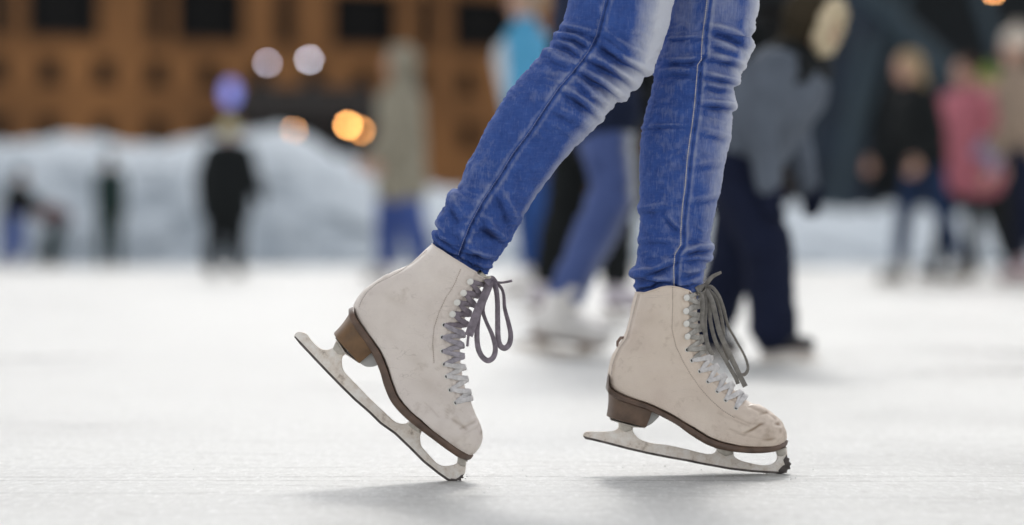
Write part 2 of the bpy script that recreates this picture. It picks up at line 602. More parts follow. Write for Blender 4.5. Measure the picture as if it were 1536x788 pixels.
R_left = [(954.4, 439), (952, 424), (947.5, 412), (956, 398), (957.4, 370.7), (959.6, 337), (957.4, 312.8), (959.6, 300.6), (960, 261), (960.5, 219), (963.7, 190), (969.3, 167.5), (976.3, 142), (979, 122.8), (983, 106), (990, 60), (998, 0), (1000, -110), (990, -220), (985, -300)]
R_right = [(1053.5, 437), (1053.5, 422.6), (1055, 410), (1058, 396), (1068.7, 388), (1070, 374), (1064, 362), (1067, 345), (1071.8, 322), (1079.4, 291.5), (1088.5, 239.6), (1095, 209), (1097.7, 189.8), (1099.5, 168), (1104.5, 160), (1102, 147), (1101, 134), (1109.7, 126), (1108.9, 120), (1114.5, 106), (1125.7, 83.8), (1131, 69), (1123, 58.6), (1132.6, 46), (1132.6, 31), (1137, 16.8), (1138.8, 0), (1150, -110), (1160, -220), (1168, -300)]
R_anch = [((954.4, 439), (1053.5, 437)), ((952, 424), (1053.5, 422.6)), ((947.5, 412), (1055, 408)), ((956, 398), (1058, 396)), ((957.4, 370.7), (1069, 372)), ((959.6, 337), (1068, 338)), ((960, 261), (1084.5, 262)), ((963.7, 190), (1097.7, 189.8)), ((976, 142), (1102, 143)), ((983, 106), (1114.5, 106)), ((990, 60), (1123.5, 59)), ((998, 0), (1138.8, 0)), ((1000, -110), (1150, -110)), ((985, -300), (1168, -300))]
R_folds = [((1000, 60), (1052, 61), 0.0022, 2.5), ((998, 93), (1050, 91), 0.0035, 4.5), ((984, 109), (1042, 112), 0.0030, 5.0), ((963, 192), (1034, 191), 0.0022, 2.4),
           ((1062, 44), (1126, 70), 0.0060, 7.0), ((1064, 66), (1108, 82), 0.0040, 6.0), ((1058, 88), (1116, 99), 0.0050, 6.0), ((1052, 113), (1108, 124), 0.0052, 5.0), ((1050, 128), (1102, 134), 0.0030, 5.0), ((1050, 156), (1104, 160), 0.0050, 5.0), ((1046, 196), (1094, 206), 0.0022, 6.0),
           ((957, 313), (992, 306), 0.0025, 6.0), ((998, 321), (1018, 345), 0.0030, 4.0), ((960, 360), (1016, 361), 0.0018, 4.0), ((1014, 379), (1070, 370), 0.0052, 5.0), ((1014, 388), (1066, 388), 0.0030, 4.0), ((948, 410), (1008, 388), 0.0045, 5.0), ((952, 414), (1006, 419), 0.0050, 4.5), ((955, 430), (990, 416), 0.0035, 4.0), ((1016, 408), (1050, 402), 0.0032, 6.0), ((1020, 425), (1050, 418), 0.0030, 5.0), ((1030, 300), (1078, 290), 0.0016, 6.0), ((1034, 250), (1086, 244), 0.0016, 6.0)]
R_seam = [(1012.3, 430), (1011.7, 401), (1013.8, 381), (1022.4, 367.7), (1022.4, 346), (1024.5, 313), (1029, 279), (1032, 239.6), (1036.5, 205), (1039, 190), (1043, 156), (1046, 120), (1047.5, 98), (1053, 90), (1054.5, 56), (1058.6, 28), (1062, 0), (1070, -110)]


def fade_R(PX, PY, sd, cv):
    ex = np.interp(PY, [-100, 0, 68, 106, 160, 210, 290, 360, 430], [1150, 1139, 1131, 1115, 1103, 1095, 1080, 1065, 1055])
    a = np.clip(1 - (ex - PX) / 26, 0, 1) * np.interp(PY, [-50, 100, 170, 300], [0.75, 0.8, 0.45, 0.12])
    a += 0.20 * np.exp(-((PX - 1080) / 36) ** 2) * (PX > np.interp(PY, [0, 100, 200, 430], [1062, 1048, 1036, 1012]))
    a += 0.16 * np.exp(-(((PX - 1028) / 24) ** 2 + ((PY - 30) / 50) ** 2))
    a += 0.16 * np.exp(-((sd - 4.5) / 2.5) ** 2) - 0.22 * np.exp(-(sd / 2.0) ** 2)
    a += 0.07 * np.exp(-((PX - 1000) / 30) ** 2)
    return a


lv, lf, lfade_shade = jeans_leg(L_left, L_right, L_anch, D_L, L_folds, L_seam, 0, (-14, 34), fade_L, 3.0, d_top=D_L - 0.03)
rv, rf, rfade_shade = jeans_leg(R_left, R_right, R_anch, D_R, R_folds, R_seam, 1, (-2, 34), fade_R, 17.0, d_top=D_R + 0.05)

# ------------------------------------------------------------------ implicit-like bodies: capsules fused by voxel remesh
def capsule(bm, p0, r0, p1, r1, seg=14, flat=None):
    p0, p1 = Vector(p0), Vector(p1)
    ax = p1 - p0
    L = ax.length
    if L < 1e-6:
        ax, L = Vector((0, 0, 1)), 1e-6
    ax = ax / L
    ref = Vector((0, 1, 0)) if abs(ax.y) < 0.9 else Vector((1, 0, 0))
    u = (ref - ax * ref.dot(ax)).normalized()
    w = ax.cross(u)
    prof = []
    for k in range(1, 6):
        a = math.pi / 2 * k / 5
        prof.append((-math.cos(a) * r0, math.sin(a) * r0))
    for k in range(0, 5):
        a = math.pi / 2 * k / 5
        prof.append((L + math.sin(a) * r1, math.cos(a) * r1))
    rings = []
    for (h, r) in prof:
        rings.append([bm.verts.new(p0 + ax * h + (u * math.cos(2 * math.pi * j / seg) + w * math.sin(2 * math.pi * j / seg)) * r) for j in range(seg)])
    a0 = bm.verts.new(p0 - ax * r0)
    a1 = bm.verts.new(p1 + ax * r1)
    for a, b in zip(rings, rings[1:]):
        for j in range(seg):
            bm.faces.new((a[j], a[(j + 1) % seg], b[(j + 1) % seg], b[j]))
    for j in range(seg):
        bm.faces.new((a0, rings[0][(j + 1) % seg], rings[0][j]))
        bm.faces.new((a1, rings[-1][j], rings[-1][(j + 1) % seg]))


def ellipsoid(bm, c, rad, M3=None):
    m = Matrix.Translation(Vector(c)) @ (M3.to_4x4() if M3 else Matrix.Identity(4)) @ Matrix.Diagonal((rad[0], rad[1], rad[2], 1))
    bmesh.ops.create_icosphere(bm, subdivisions=3, radius=1, matrix=m)


def fuse(name, bm, mat, voxel, parent=None, smooth=3, wrinkle=0.0, seed=0.0, wscale=14):
    bmesh.ops.recalc_face_normals(bm, faces=bm.faces)
    me = bpy.data.meshes.new(name)
    bm.to_mesh(me)
    bm.free()
    o = bpy.data.objects.new(name, me)
    COL.objects.link(o)
    md = o.modifiers.new("r", 'REMESH')
    md.mode = 'VOXEL'
    md.voxel_size = voxel
    if smooth:
        s = o.modifiers.new("s", 'SMOOTH')
        s.factor = 0.5
        s.iterations = smooth
    apply_mods(o)
    if wrinkle:
        n = len(o.data.vertices)
        co = np.empty(n * 3, np.float32)
        o.data.vertices.foreach_get("co", co)
        co = co.reshape(-1, 3)
        nr = np.array([v.normal[:] for v in o.data.vertices])
        w = vnoise(co, wscale, seed, (1, 1, 2.2))
        co = co + nr * (w * wrinkle)[:, None]
        o.data.vertices.foreach_set("co", co.reshape(-1).astype(np.float32))
        o.data.update()
    o.data.polygons.foreach_set("use_smooth", [True] * len(o.data.polygons))
    o.data.materials.clear()
    o.data.materials.append(mat)
    if parent is not None:
        o.parent = parent
    return o


def skin_mat():
    m, nt, b = nodes_of("skin")
    v = coords(nt)
    c = ramp(nt, noisef(nt, v, 20, 4), [(0.3, (0.50, 0.29, 0.21)), (0.7, (0.60, 0.37, 0.28))]).outputs[0]
    at = N(nt, "ShaderNodeAttribute")
    at.attribute_name = "lip"
    c = mixc(nt, at.outputs["Fac"], c, (0.40, 0.11, 0.10))
    at2 = N(nt, "ShaderNodeAttribute")
    at2.attribute_name = "eye"
    c = mixc(nt, at2.outputs["Fac"], c, (0.03, 0.025, 0.02))
    nt.links.new(c, b.inputs["Base Color"])
    b.inputs["Roughness"].default_value = 0.5
    b.inputs["Subsurface Weight"].default_value = 0.08
    return m


SKIN = skin_mat()


def cloth(name, col, rough=0.85, var=0.18):
    return simple("cloth_" + name, col, rough, var=var, scale=12, bmp=0.3, bscale=180, bdist=0.002, spec=0.15)


def person_fig(label, base, H, yaw, lean, legs, arms, jacket, trousers, skates, hair=None, hat=None, hood=None,
               gloves=None, coat_len=0.0, stance_lift=True, head_pitch=0.0, group=None, voxel=0.010, hero=False,
               scarf=None, puffy=1.0, baggy=1.0, mass=1.0, face_detail=True, root_offset=None, override=None, leg_r=None, trim=None, cuff=0.80, sole_m=None):
    """legs: [(thigh_deg, knee_deg, out_deg)] right, left; arms: [(shoulder_deg, elbow_deg, out_deg)].
    positive angles swing forward.  yaw = heading, 0 = +X."""
    s = H / 1.70
    Fw = Vector((math.cos(yaw), math.sin(yaw), 0))
    Lf = Vector((-math.sin(yaw), math.cos(yaw), 0))
    Up = Vector((0, 0, 1))

    def sag(a, out, side):
        return (Fw * math.sin(R(a)) * math.cos(R(out)) - Up * math.cos(R(a)) * math.cos(R(out)) + Lf * side * math.sin(R(out)))
    pelvis = Vector((0, 0, 0))
    J = {}
    for side, (th, kn, out), nm in ((-1, legs[0], 'r'), (1, legs[1], 'l')):
        hip = pelvis + Lf * side * 0.088 * s - Up * 0.02 * s
        knee = hip + sag(th, out, side) * 0.415 * s
        ank = knee + sag(th - kn, out * 0.6, side) * 0.40 * s
        J['hip' + nm], J['kn' + nm], J['an' + nm] = hip, knee, ank
        J['fp' + nm] = th - kn
    tdir = (Fw * math.sin(R(lean)) + Up * math.cos(R(lean)))
    chest = pelvis + tdir * 0.36 * s
    neck = pelvis + tdir * 0.50 * s
    tl2 = lean * 0.55 + head_pitch
    hdir = (Fw * math.sin(R(tl2)) + Up * math.cos(R(tl2)))
    head = neck + hdir * 0.165 * s
    for side, (sh, el, out), nm in ((-1, arms[0], 'r'), (1, arms[1], 'l')):
        shp = neck - tdir * 0.055 * s + Lf * side * 0.165 * s * mass
        elb = shp + sag(sh, out, side) * 0.275 * s
        wr = elb + sag(sh + el, out * 0.5, side) * 0.235 * s
        J['sh' + nm], J['el' + nm], J['wr' + nm] = shp, elb, wr
        J['hd' + nm] = (wr - elb).normalized()
    SK = 0.105 * s                              # ankle height over the ice on skates
    low = min(J['anr'].z, J['anl'].z)
    off = Vector(base) + Up * (SK - low)
    if root_offset is not None:
        off = Vector(root_offset)
    for k in list(J):
        if isinstance(J[k], Vector) and not k.startswith('hd'):
            J[k] = J[k] + off
    pelvis, chest, neck, head = (q + off for q in (pelvis, chest, neck, head))
    if override:
        J.update(override)
    LR = leg_r or (0.086 * s * mass, 0.055 * s, 0.052 * s, 0.034 * s)

    # ---- body
    bm = bmesh.new()
    headR = 0.098 * s
    Mh = Matrix((Fw * math.cos(R(tl2)) - Up * math.sin(R(tl2)), Lf, hdir)).transposed()
    fwd = Mh @ Vector((1, 0, 0))
    ellipsoid(bm, head + hdir * 0.012 * s - fwd * 0.008 * s, (0.098 * s, 0.076 * s, 0.098 * s), Mh)
    ellipsoid(bm, head - hdir * 0.055 * s + fwd * 0.022 * s, (0.062 * s, 0.056 * s, 0.058 * s), Mh)       # jaw
    ellipsoid(bm, head - hdir * 0.088 * s + fwd * 0.06 * s, (0.022 * s, 0.024 * s, 0.018 * s), Mh)       # chin
    capsule(bm, head + fwd * 0.088 * s + hdir * 0.0 * s, 0.007 * s, head + fwd * 0.106 * s - hdir * 0.036 * s, 0.0125 * s)   # nose
    for sd in (-1, 1):
        ellipsoid(bm, head + Lf * sd * 0.077 * s - hdir * 0.018 * s - fwd * 0.005 * s, (0.018 * s, 0.007 * s, 0.031 * s), Mh)   # ears
        capsule(bm, head + fwd * 0.086 * s + Lf * sd * 0.018 * s + hdir * 0.014 * s, 0.009 * s, head + fwd * 0.07 * s + Lf * sd * 0.048 * s + hdir * 0.012 * s, 0.009 * s)
        capsule(bm, head + fwd * 0.082 * s - hdir * 0.062 * s, 0.010 * s, head + fwd * 0.076 * s + Lf * sd * 0.02 * s - hdir * 0.062 * s, 0.007 * s)
    capsule(bm, neck - tdir * 0.03 * s, 0.055 * s, head - hdir * 0.06 * s, 0.048 * s)
    capsule(bm, neck - tdir * 0.06 * s + Lf * -0.10 * s, 0.055 * s, neck - tdir * 0.06 * s + Lf * 0.10 * s, 0.055 * s)
    for sd in (-1, 1):
        capsule(bm, chest + Lf * sd * 0.05 * s * mass, 0.105 * s * mass, pelvis + tdir * 0.1 * s + Lf * sd * 0.04 * s, 0.088 * s * mass)
        capsule(bm, pelvis + tdir * 0.02 * s + Lf * sd * 0.06 * s, 0.095 * s * mass, pelvis + tdir * 0.1 * s + Lf * sd * 0.03 * s, 0.09 * s * mass)
    tips = {}
    for nm, side in (('r', -1), ('l', 1)):
        capsule(bm, J['hip' + nm], LR[0], J['kn' + nm], LR[1])
        capsule(bm, J['kn' + nm], LR[1], J['kn' + nm].lerp(J['an' + nm], 0.35), LR[2])
        capsule(bm, J['kn' + nm].lerp(J['an' + nm], 0.35), LR[2], J['an' + nm], LR[3])
        fa = J['fp' + nm]
        fa = fa * 0.35
        fdir = J.get('fo' + nm) or (Fw * math.cos(R(fa)) + Up * math.sin(R(fa)))
        dn = (J['an' + nm] - J['kn' + nm]).normalized()
        capsule(bm, J['an' + nm] + dn * 0.03 * s - fdir * 0.02 * s, LR[3] * 0.88, J['an' + nm] + dn * 0.045 * s + fdir * (0.13 if leg_r is None else 0.10) * s, LR[3] * 0.68)
        J['fd' + nm], J['dn' + nm] = fdir, dn
        capsule(bm, J['sh' + nm], 0.052 * s, J['el' + nm], 0.039 * s)
        capsule(bm, J['el' + nm], 0.039 * s, J['wr' + nm], 0.026 * s)
        # hand: palm, four bent fingers, thumb from the side of the palm
        hd = J['hd' + nm]
        across = hd.cross(Lf).normalized()
        if across.length < 0.1:
            across = Fw.copy()
        across = -across if across.dot(Fw) < 0 else across
        pn = hd.cross(across).normalized()
        if pn.dot(Lf) * side > 0:
            pn = -pn                                # palm faces the body
        pc0 = J['wr' + nm]
        pc1 = pc0 + hd * 0.085 * s
        for q in (-0.026, -0.009, 0.009, 0.026):
            capsule(bm, pc0 + hd * 0.015 * s + across * q * 0.7 * s, 0.015 * s, pc1 + across * q * s, 0.0125 * s, seg=10)
        for q, ln in ((0.030, 0.066), (0.010, 0.076), (-0.010, 0.070), (-0.029, 0.054)):
            b0 = pc1 + across * q * s
            b1 = b0 + (hd * 0.9 + pn * 0.35).normalized() * ln * 0.5 * s
            b2 = b1 + (hd * 0.6 + pn * 0.8).normalized() * ln * 0.5 * s
            capsule(bm, b0, 0.0098 * s, b1, 0.0090 * s, seg=10)
            capsule(bm, b1, 0.0090 * s, b2, 0.0080 * s, seg=10)
        t0 = pc0 + hd * 0.03 * s + across * 0.028 * s
        t1 = t0 + (hd * 0.55 + across * 0.75 + pn * 0.2).normalized() * 0.038 * s
        t2 = t1 + (hd * 0.85 + across * 0.15 + pn * 0.4).normalized() * 0.030 * s
        capsule(bm, t0, 0.0135 * s, t1, 0.0105 * s, seg=10)
        capsule(bm, t1, 0.0105 * s, t2, 0.0090 * s, seg=10)
        tips[nm] = (pc0, pc1, across, pn, hd)
    body = fuse("person", bm, SKIN, 0.0052 * s, None, 2)
    co = np.empty(len(body.data.vertices) * 3, np.float32)
    body.data.vertices.foreach_get("co", co)
    co = co.reshape(-1, 3)
    mouth = np.array(head + fwd * 0.086 * s - hdir * 0.062 * s)
    rel = co - mouth
    a = rel @ np.array(Lf)
    b_ = rel @ np.array(hdir)
    c_ = rel @ np.array(fwd)
    set_attr(body, "lip", np.exp(-((a / (0.022 * s)) ** 4 + (b_ / (0.008 * s)) ** 2 + (c_ / (0.03 * s)) ** 2)))
    ev = np.zeros(len(co))
    for sd in (-1, 1):
        q = np.array(head + fwd * 0.082 * s + Lf * sd * 0.031 * s - hdir * 0.004 * s)
        ev += np.exp(-(((co - q) / (0.011 * s)) ** 2).sum(1) ** 2)
    set_attr(body, "eye", np.clip(ev, 0, 1))
    tag(body, label, "person", group)
    print('FIG', label[:46], 'head', proj(head), 'top', proj(head + hdir * 0.11 * s), 'neck', proj(neck), 'pel', proj(pelvis), 'kn', proj(J['knr']), proj(J['knl']), 'an', proj(J['anr']), proj(J['anl']), 'wr', proj(J['wrr']), proj(J['wrl']))

    pu = puffy
    # ---- jacket / coat
    bm = bmesh.new()
    for sd in (-1, 1):
        capsule(bm, chest + Lf * sd * 0.055 * s * mass, 0.125 * s * pu * mass, pelvis + tdir * 0.06 * s + Lf * sd * 0.045 * s, 0.125 * s * pu * mass)
        capsule(bm, pelvis + tdir * 0.05 * s + Lf * sd * 0.05 * s, 0.118 * s * pu * mass, pelvis - tdir * 0.05 * s + Lf * sd * 0.05 * s, 0.108 * s * pu * mass)
        if coat_len > 0:
            nm = 'r' if sd < 0 else 'l'
            q = J['hip' + nm].lerp(J['kn' + nm], coat_len)
            capsule(bm, J['hip' + nm], 0.118 * s * pu * mass, q, 0.112 * s * pu * mass)
    capsule(bm, neck - tdir * 0.07 * s + Lf * -0.12 * s * mass, 0.07 * s * pu, neck - tdir * 0.07 * s + Lf * 0.12 * s * mass, 0.07 * s * pu)
    capsule(bm, neck - tdir * 0.06 * s, 0.078 * s, neck + tdir * 0.035 * s, 0.066 * s)
    for nm in 'rl':
        capsule(bm, J['sh' + nm], 0.070 * s * pu, J['el' + nm], 0.058 * s * pu)
        capsule(bm, J['el' + nm], 0.058 * s * pu, J['wr' + nm] - J['hd' + nm] * 0.0 * s, 0.042 * s * pu)
    jk = fuse("coat" if coat_len > 0.3 else "jacket", bm, jacket, 0.010 * s, body, 3, 0.010 * s, random.random() * 50, 11)
    # ---- trousers
    if trousers is not None:
        bm = bmesh.new()
        for nm, sd in (('r', -1), ('l', 1)):
            capsule(bm, pelvis + Lf * sd * 0.055 * s - Up * 0.0, 0.108 * s * mass, pelvis + tdir * 0.08 * s + Lf * sd * 0.03 * s, 0.098 * s * mass)
            capsule(bm, J['hip' + nm], min(0.096 * baggy, 0.098 * pu) * s * mass, J['kn' + nm], 0.066 * s * baggy)
            capsule(bm, J['kn' + nm], 0.066 * s * baggy, J['kn' + nm].lerp(J['an' + nm], 0.4), 0.062 * s * baggy)
            capsule(bm, J['kn' + nm].lerp(J['an' + nm], 0.4), 0.062 * s * baggy, J['kn' + nm].lerp(J['an' + nm], cuff), (0.052 if cuff < 0.9 else 0.060) * s * baggy)
        fuse("trousers", bm, trousers, 0.010 * s, body, 3, 0.010 * s, random.random() * 50, 13)
    # ---- skates
    if skates is not None:
        for nm in 'rl':
            an, fd, dn = J['an' + nm], J['fd' + nm], J['dn' + nm]
            sidev = fd.cross(dn).normalized()
            bm = bmesh.new()
            capsule(bm, an - dn * 0.09 * s, 0.050 * s, an + dn * 0.005 * s, 0.044 * s)
            capsule(bm, an + dn * 0.018 * s - fd * 0.020 * s, 0.040 * s, an + dn * 0.024 * s + fd * 0.06 * s, 0.040 * s)
            capsule(bm, an + dn * 0.020 * s + fd * 0.06 * s, 0.040 * s, an + dn * 0.030 * s + fd * 0.150 * s, 0.031 * s)
            bt = fuse("ice_skate", bm, skates, 0.008 * s, body, 2)
            bm = bmesh.new()
            M3 = Matrix((fd, sidev, -dn)).transposed()

            def bx(cf, cd, lf, ld, wd):
                m = Matrix.Translation(an + fd * cf * s + dn * cd * s) @ M3.to_4x4() @ Matrix.Diagonal((lf * s, wd * s, ld * s, 1))
                bmesh.ops.create_cube(bm, size=1, matrix=m)
            bx(0.055, 0.063 if sole_m is None else 0.070, 0.23, 0.008 if sole_m is None else 0.030, 0.062)
            bm2 = bmesh.new()
            sole = bm_obj("sole", bm, sole_m or SOLE, bt)
            bm = bm2
            bx(0.06, 0.098, 0.285, 0.014, 0.004)
            bx(-0.005, 0.080, 0.03, 0.026, 0.008)
            bx(0.12, 0.080, 0.035, 0.026, 0.008)
            bm_obj("blade", bm, BLADE, bt)
    # ---- hair, hat, hood, scarf, gloves
    back = -fwd
    if hair is not None:
        hm, style = hair
        bm = bmesh.new()
        ellipsoid(bm, head + hdir * 0.022 * s - fwd * 0.022 * s, (0.100 * s, 0.086 * s, 0.100 * s), Mh)
        if style == 'long':
            for q in (-0.05, -0.02, 0.02, 0.05):
                capsule(bm, head - fwd * 0.05 * s + Lf * q * s, 0.045 * s, neck - tdir * 0.12 * s - fwd * 0.06 * s + Lf * q * 1.3 * s, 0.030 * s)
        fuse("hair", bm, hm, 0.008 * s, body, 2, 0.010 * s, random.random() * 50, 45)
    if hat is not None:
        bm = bmesh.new()
        ellipsoid(bm, head + hdir * 0.045 * s - fwd * 0.016 * s, (0.108 * s, 0.094 * s, 0.092 * s), Mh)
        capsule(bm, head + hdir * 0.145 * s - fwd * 0.02 * s, 0.022 * s, head + hdir * 0.150 * s - fwd * 0.02 * s, 0.024 * s)
        fuse("hat", bm, hat, 0.008 * s, body, 2, 0.006 * s, random.random() * 50, 40)
    if hood is not None:
        hm, up = hood
        bm = bmesh.new()
        if up:
            ellipsoid(bm, head + hdir * 0.022 * s - fwd * 0.040 * s, (0.112 * s, 0.108 * s, 0.122 * s), Mh)
            for q in range(13):
                a0 = math.pi * (q / 12 * 1.5 - 0.25)
                a1 = math.pi * ((q + 1) / 12 * 1.5 - 0.25)

                def rp(a):
                    return head + fwd * 0.045 * s + Lf * math.cos(a) * 0.098 * s + hdir * (math.sin(a) * 0.118 + 0.01) * s
                if q < 12 and trim is None:
                    capsule(bm, rp(a0), 0.022 * s, rp(a1), 0.022 * s, seg=8)
            capsule(bm, neck - fwd * 0.05 * s, 0.09 * s, head - hdir * 0.05 * s - fwd * 0.04 * s, 0.085 * s)
        else:
            capsule(bm, neck - fwd * 0.075 * s - Lf * 0.06 * s, 0.055 * s, neck - fwd * 0.075 * s + Lf * 0.06 * s, 0.055 * s)
            capsule(bm, neck - fwd * 0.085 * s, 0.06 * s, neck - tdir * 0.07 * s - fwd * 0.09 * s, 0.05 * s)
        fuse("hood", bm, hm, 0.009 * s, body, 2, 0.008 * s, random.random() * 50, 20)
    if trim is not None:
        bm = bmesh.new()
        for q in range(16):
            a0 = math.pi * (q / 16 * 1.7 - 0.35)
            a1 = math.pi * ((q + 1) / 16 * 1.7 - 0.35)

            def rp(a):
                return head + fwd * 0.075 * s + Lf * math.cos(a) * 0.080 * s + hdir * (math.sin(a) * 0.095 + 0.005) * s
            capsule(bm, rp(a0), 0.036 * s, rp(a1), 0.036 * s, seg=8)
        fuse("fur_trim", bm, trim, 0.007 * s, body, 1, 0.016 * s, 8.0, 60)
    if scarf is not None:
        bm = bmesh.new()
        for q in range(12):
            a0, a1 = q / 12 * 2 * math.pi, (q + 1) / 12 * 2 * math.pi
            f = lambda a: neck + tdir * 0.035 * s + (Fw * math.cos(a) * 0.07 + Lf * math.sin(a) * 0.075) * s
            capsule(bm, f(a0), 0.034 * s, f(a1), 0.034 * s, seg=8)
        capsule(bm, neck + Fw * 0.10 * s, 0.035 * s, neck + Fw * 0.15 * s - Up * 0.20 * s, 0.040 * s)
        fuse("scarf", bm, scarf, 0.009 * s, body, 2, 0.006 * s, 3, 30)
    if gloves is not None:
        for nm, side in (('r', -1), ('l', 1)):
            pc0, pc1, across, pn, hd = tips[nm]
            bm = bmesh.new()
            for q in (-0.024, -0.008, 0.008, 0.024):
                capsule(bm, pc0 - hd * 0.02 * s + across * q * s, 0.020 * s, pc1 + across * q * s, 0.018 * s, seg=10)
            for q, ln in ((0.031, 0.070), (0.010, 0.080), (-0.011, 0.074), (-0.031, 0.058)):
                b0 = pc1 + across * q * s
                b1 = b0 + (hd * 0.9 + pn * 0.35).normalized() * ln * 0.5 * s
                b2 = b1 + (hd * 0.6 + pn * 0.8).normalized() * ln * 0.5 * s
                capsule(bm, b0, 0.0125 * s, b1, 0.0118 * s, seg=10)
                capsule(bm, b1, 0.0118 * s, b2, 0.0108 * s, seg=10)
            t0 = pc0 + hd * 0.03 * s + across * 0.028 * s
            t1 = t0 + (hd * 0.55 + across * 0.75 + pn * 0.2).normalized() * 0.038 * s
            t2 = t1 + (hd * 0.85 + across * 0.15 + pn * 0.4).normalized() * 0.032 * s
            capsule(bm, t0, 0.0165 * s, t1, 0.014 * s, seg=10)
            capsule(bm, t1, 0.014 * s, t2, 0.012 * s, seg=10)
            fuse("glove", bm, gloves, 0.006 * s, body, 1)
    return body, J, dict(pelvis=pelvis, neck=neck, head=head, chest=chest, Fw=Fw, Lf=Lf, Up=Up, s=s, hdir=hdir, tdir=tdir, fwd=fwd)


# ------------------------------------------------------------------ main skater
# hips from the jeans' upper ends, ankles inside the boots
hipL = P(1012, -285, D_L - 0.03)
hipR = P(1076, -285, D_R + 0.05)
pel = (hipL + hipR) / 2 + Vector((0, 0, 0.03))
main_jacket = cloth("charcoal_parka", (0.05, 0.055, 0.07))
hero, HJ, HI = person_fig("person skating nearest the camera in faded skinny jeans and worn lace-up figure skates",
                          (0, 0, 0), 1.72, 0.0, 6, [(16, 52, 0), (6, 2, 0)], [(-18, 18, 12), (22, 20, 12)], main_jacket, None, None,
                          hair=(cloth("brown_hair", (0.10, 0.055, 0.03)), 'long'), gloves=cloth("dark_knit", (0.05, 0.05, 0.06)), root_offset=pel, leg_r=(0.060, 0.032, 0.028, 0.024),
                          override=dict(hipr=P(1005, -270, D_L - 0.02), knr=P(895, 105, D_L), anr=P(628, 470, D_L), hipl=P(1080, -270, D_R + 0.04), knl=P(1052, 110, D_R), anl=P(978, 535, D_R),
                                        anx=None, **{'for': (P(680, 620, D_L) - P(628, 500, D_L)).normalized(), 'fol': (P(1120, 640, D_R) - P(985, 590, D_R)).normalized()}))
# the body's own legs follow the jeans: FK above gives them; jeans mesh joined from the two traced legs and the seat
ang = 0
verts = np.concatenate([lv, rv])
faces = lf + [tuple(i + len(lv) for i in f) for f in rf]
bmp_ = bmesh.new()
for sd in (-1, 1):
    capsule(bmp_, pel + Vector((-0.012, sd * 0.062, 0.0)), 0.110, pel + Vector((0.005, sd * 0.045, 0.10)), 0.100)
    capsule(bmp_, pel + Vector((-0.05, sd * 0.06, -0.02)), 0.085, pel + Vector((-0.03, sd * 0.05, 0.05)), 0.09)
hp = fuse("seat_tmp", bmp_, DENIM, 0.008, None, 4)
sv = np.array([v.co[:] for v in hp.data.vertices])
sf = [tuple(i + len(verts) for i in p.vertices) for p in hp.data.polygons]
bpy.data.objects.remove(hp)
verts = np.concatenate([verts, sv])
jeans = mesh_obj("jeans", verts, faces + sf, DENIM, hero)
set_attr(jeans, "fade", np.concatenate([lfade_shade, rfade_shade, np.full(len(sv), 0.38)]))
jeans["label"] = "tight blue denim jeans faded white over the thigh and knee"
bv_jeans = BVHTree.FromPolygons([Vector(v) for v in verts], faces)


def hit(bv, px, py, lift=0.0):
    r = ray(px, py).normalized()
    loc, nr, idx, dist = bv.ray_cast(Vector((0, 0, HC)), r)
    if loc is None:
        return None, None
    if nr.dot(r) > 0:
        nr = -nr
    return loc + nr * lift, nr


def dashes(name, bv, pl, parent, mat, step=3.2, dash=2.1, wid=0.0011, lift=0.0003, off=0.0):
    a, s = polylen(pl)
    bm = bmesh.new()
    q = 0.0
    while q < s[-1] - dash:
        pts, nrs = [], []
        for k in np.linspace(q, q + dash, 3):
            x, y = np.interp(k, s, a[:, 0]), np.interp(k, s, a[:, 1])
            x2, y2 = np.interp(k + 1, s, a[:, 0]), np.interp(k + 1, s, a[:, 1])
            tx, ty = x2 - x, y2 - y
            L = math.hypot(tx, ty) or 1
            x += -ty / L * off
            y += tx / L * off
            p, n = hit(bv, x, y, lift)
            if p is None:
                break
            pts.append(p)
            nrs.append(n)
        if len(pts) == 3 and (pts[2] - pts[0]).length < 0.01:
            ribbon(bm, pts, nrs, wid, 0.0007)
        q += step * (0.9 + 0.2 * random.random())
    return bm_obj(name, bm, mat, parent)


dashes("seam_stitching", bv_jeans, R_seam[:-1], jeans, THREAD_B, 3.0, 2.2, 0.0011, off=-1.2)
o = dashes("seam_stitching", bv_jeans, L_seam[:-1], jeans, simple("denim_thread_blue", (0.22, 0.25, 0.42), 0.8), 3.0, 2.2, 0.0008, off=-3.2)

# ------------------------------------------------------------------ figure skates of the main skater
def boot_section(k, n=48):
    """half section: t along rib and half width, from t=0 (back / bottom) to t=1 (front / top)"""
    th = np.linspace(0, math.pi, n + 1)
    t = (1 - np.cos(th)) / 2
    p = 2.3
    ank = np.clip(1 - np.abs(2 * t - 1) ** p, 0, 1) ** (1 / p)
    t0 = 0.055
    rise = np.clip(t / t0, 0, 1)
    rise = np.sqrt(np.clip(1 - (1 - rise) ** 2, 0, 1))
    fall = np.clip(1 - np.clip((t - t0) / (1 - t0), 0, 1) ** 2.1, 0, 1) ** 0.60
    foot = rise * fall
    return t, ank * (1 - k) + foot * k


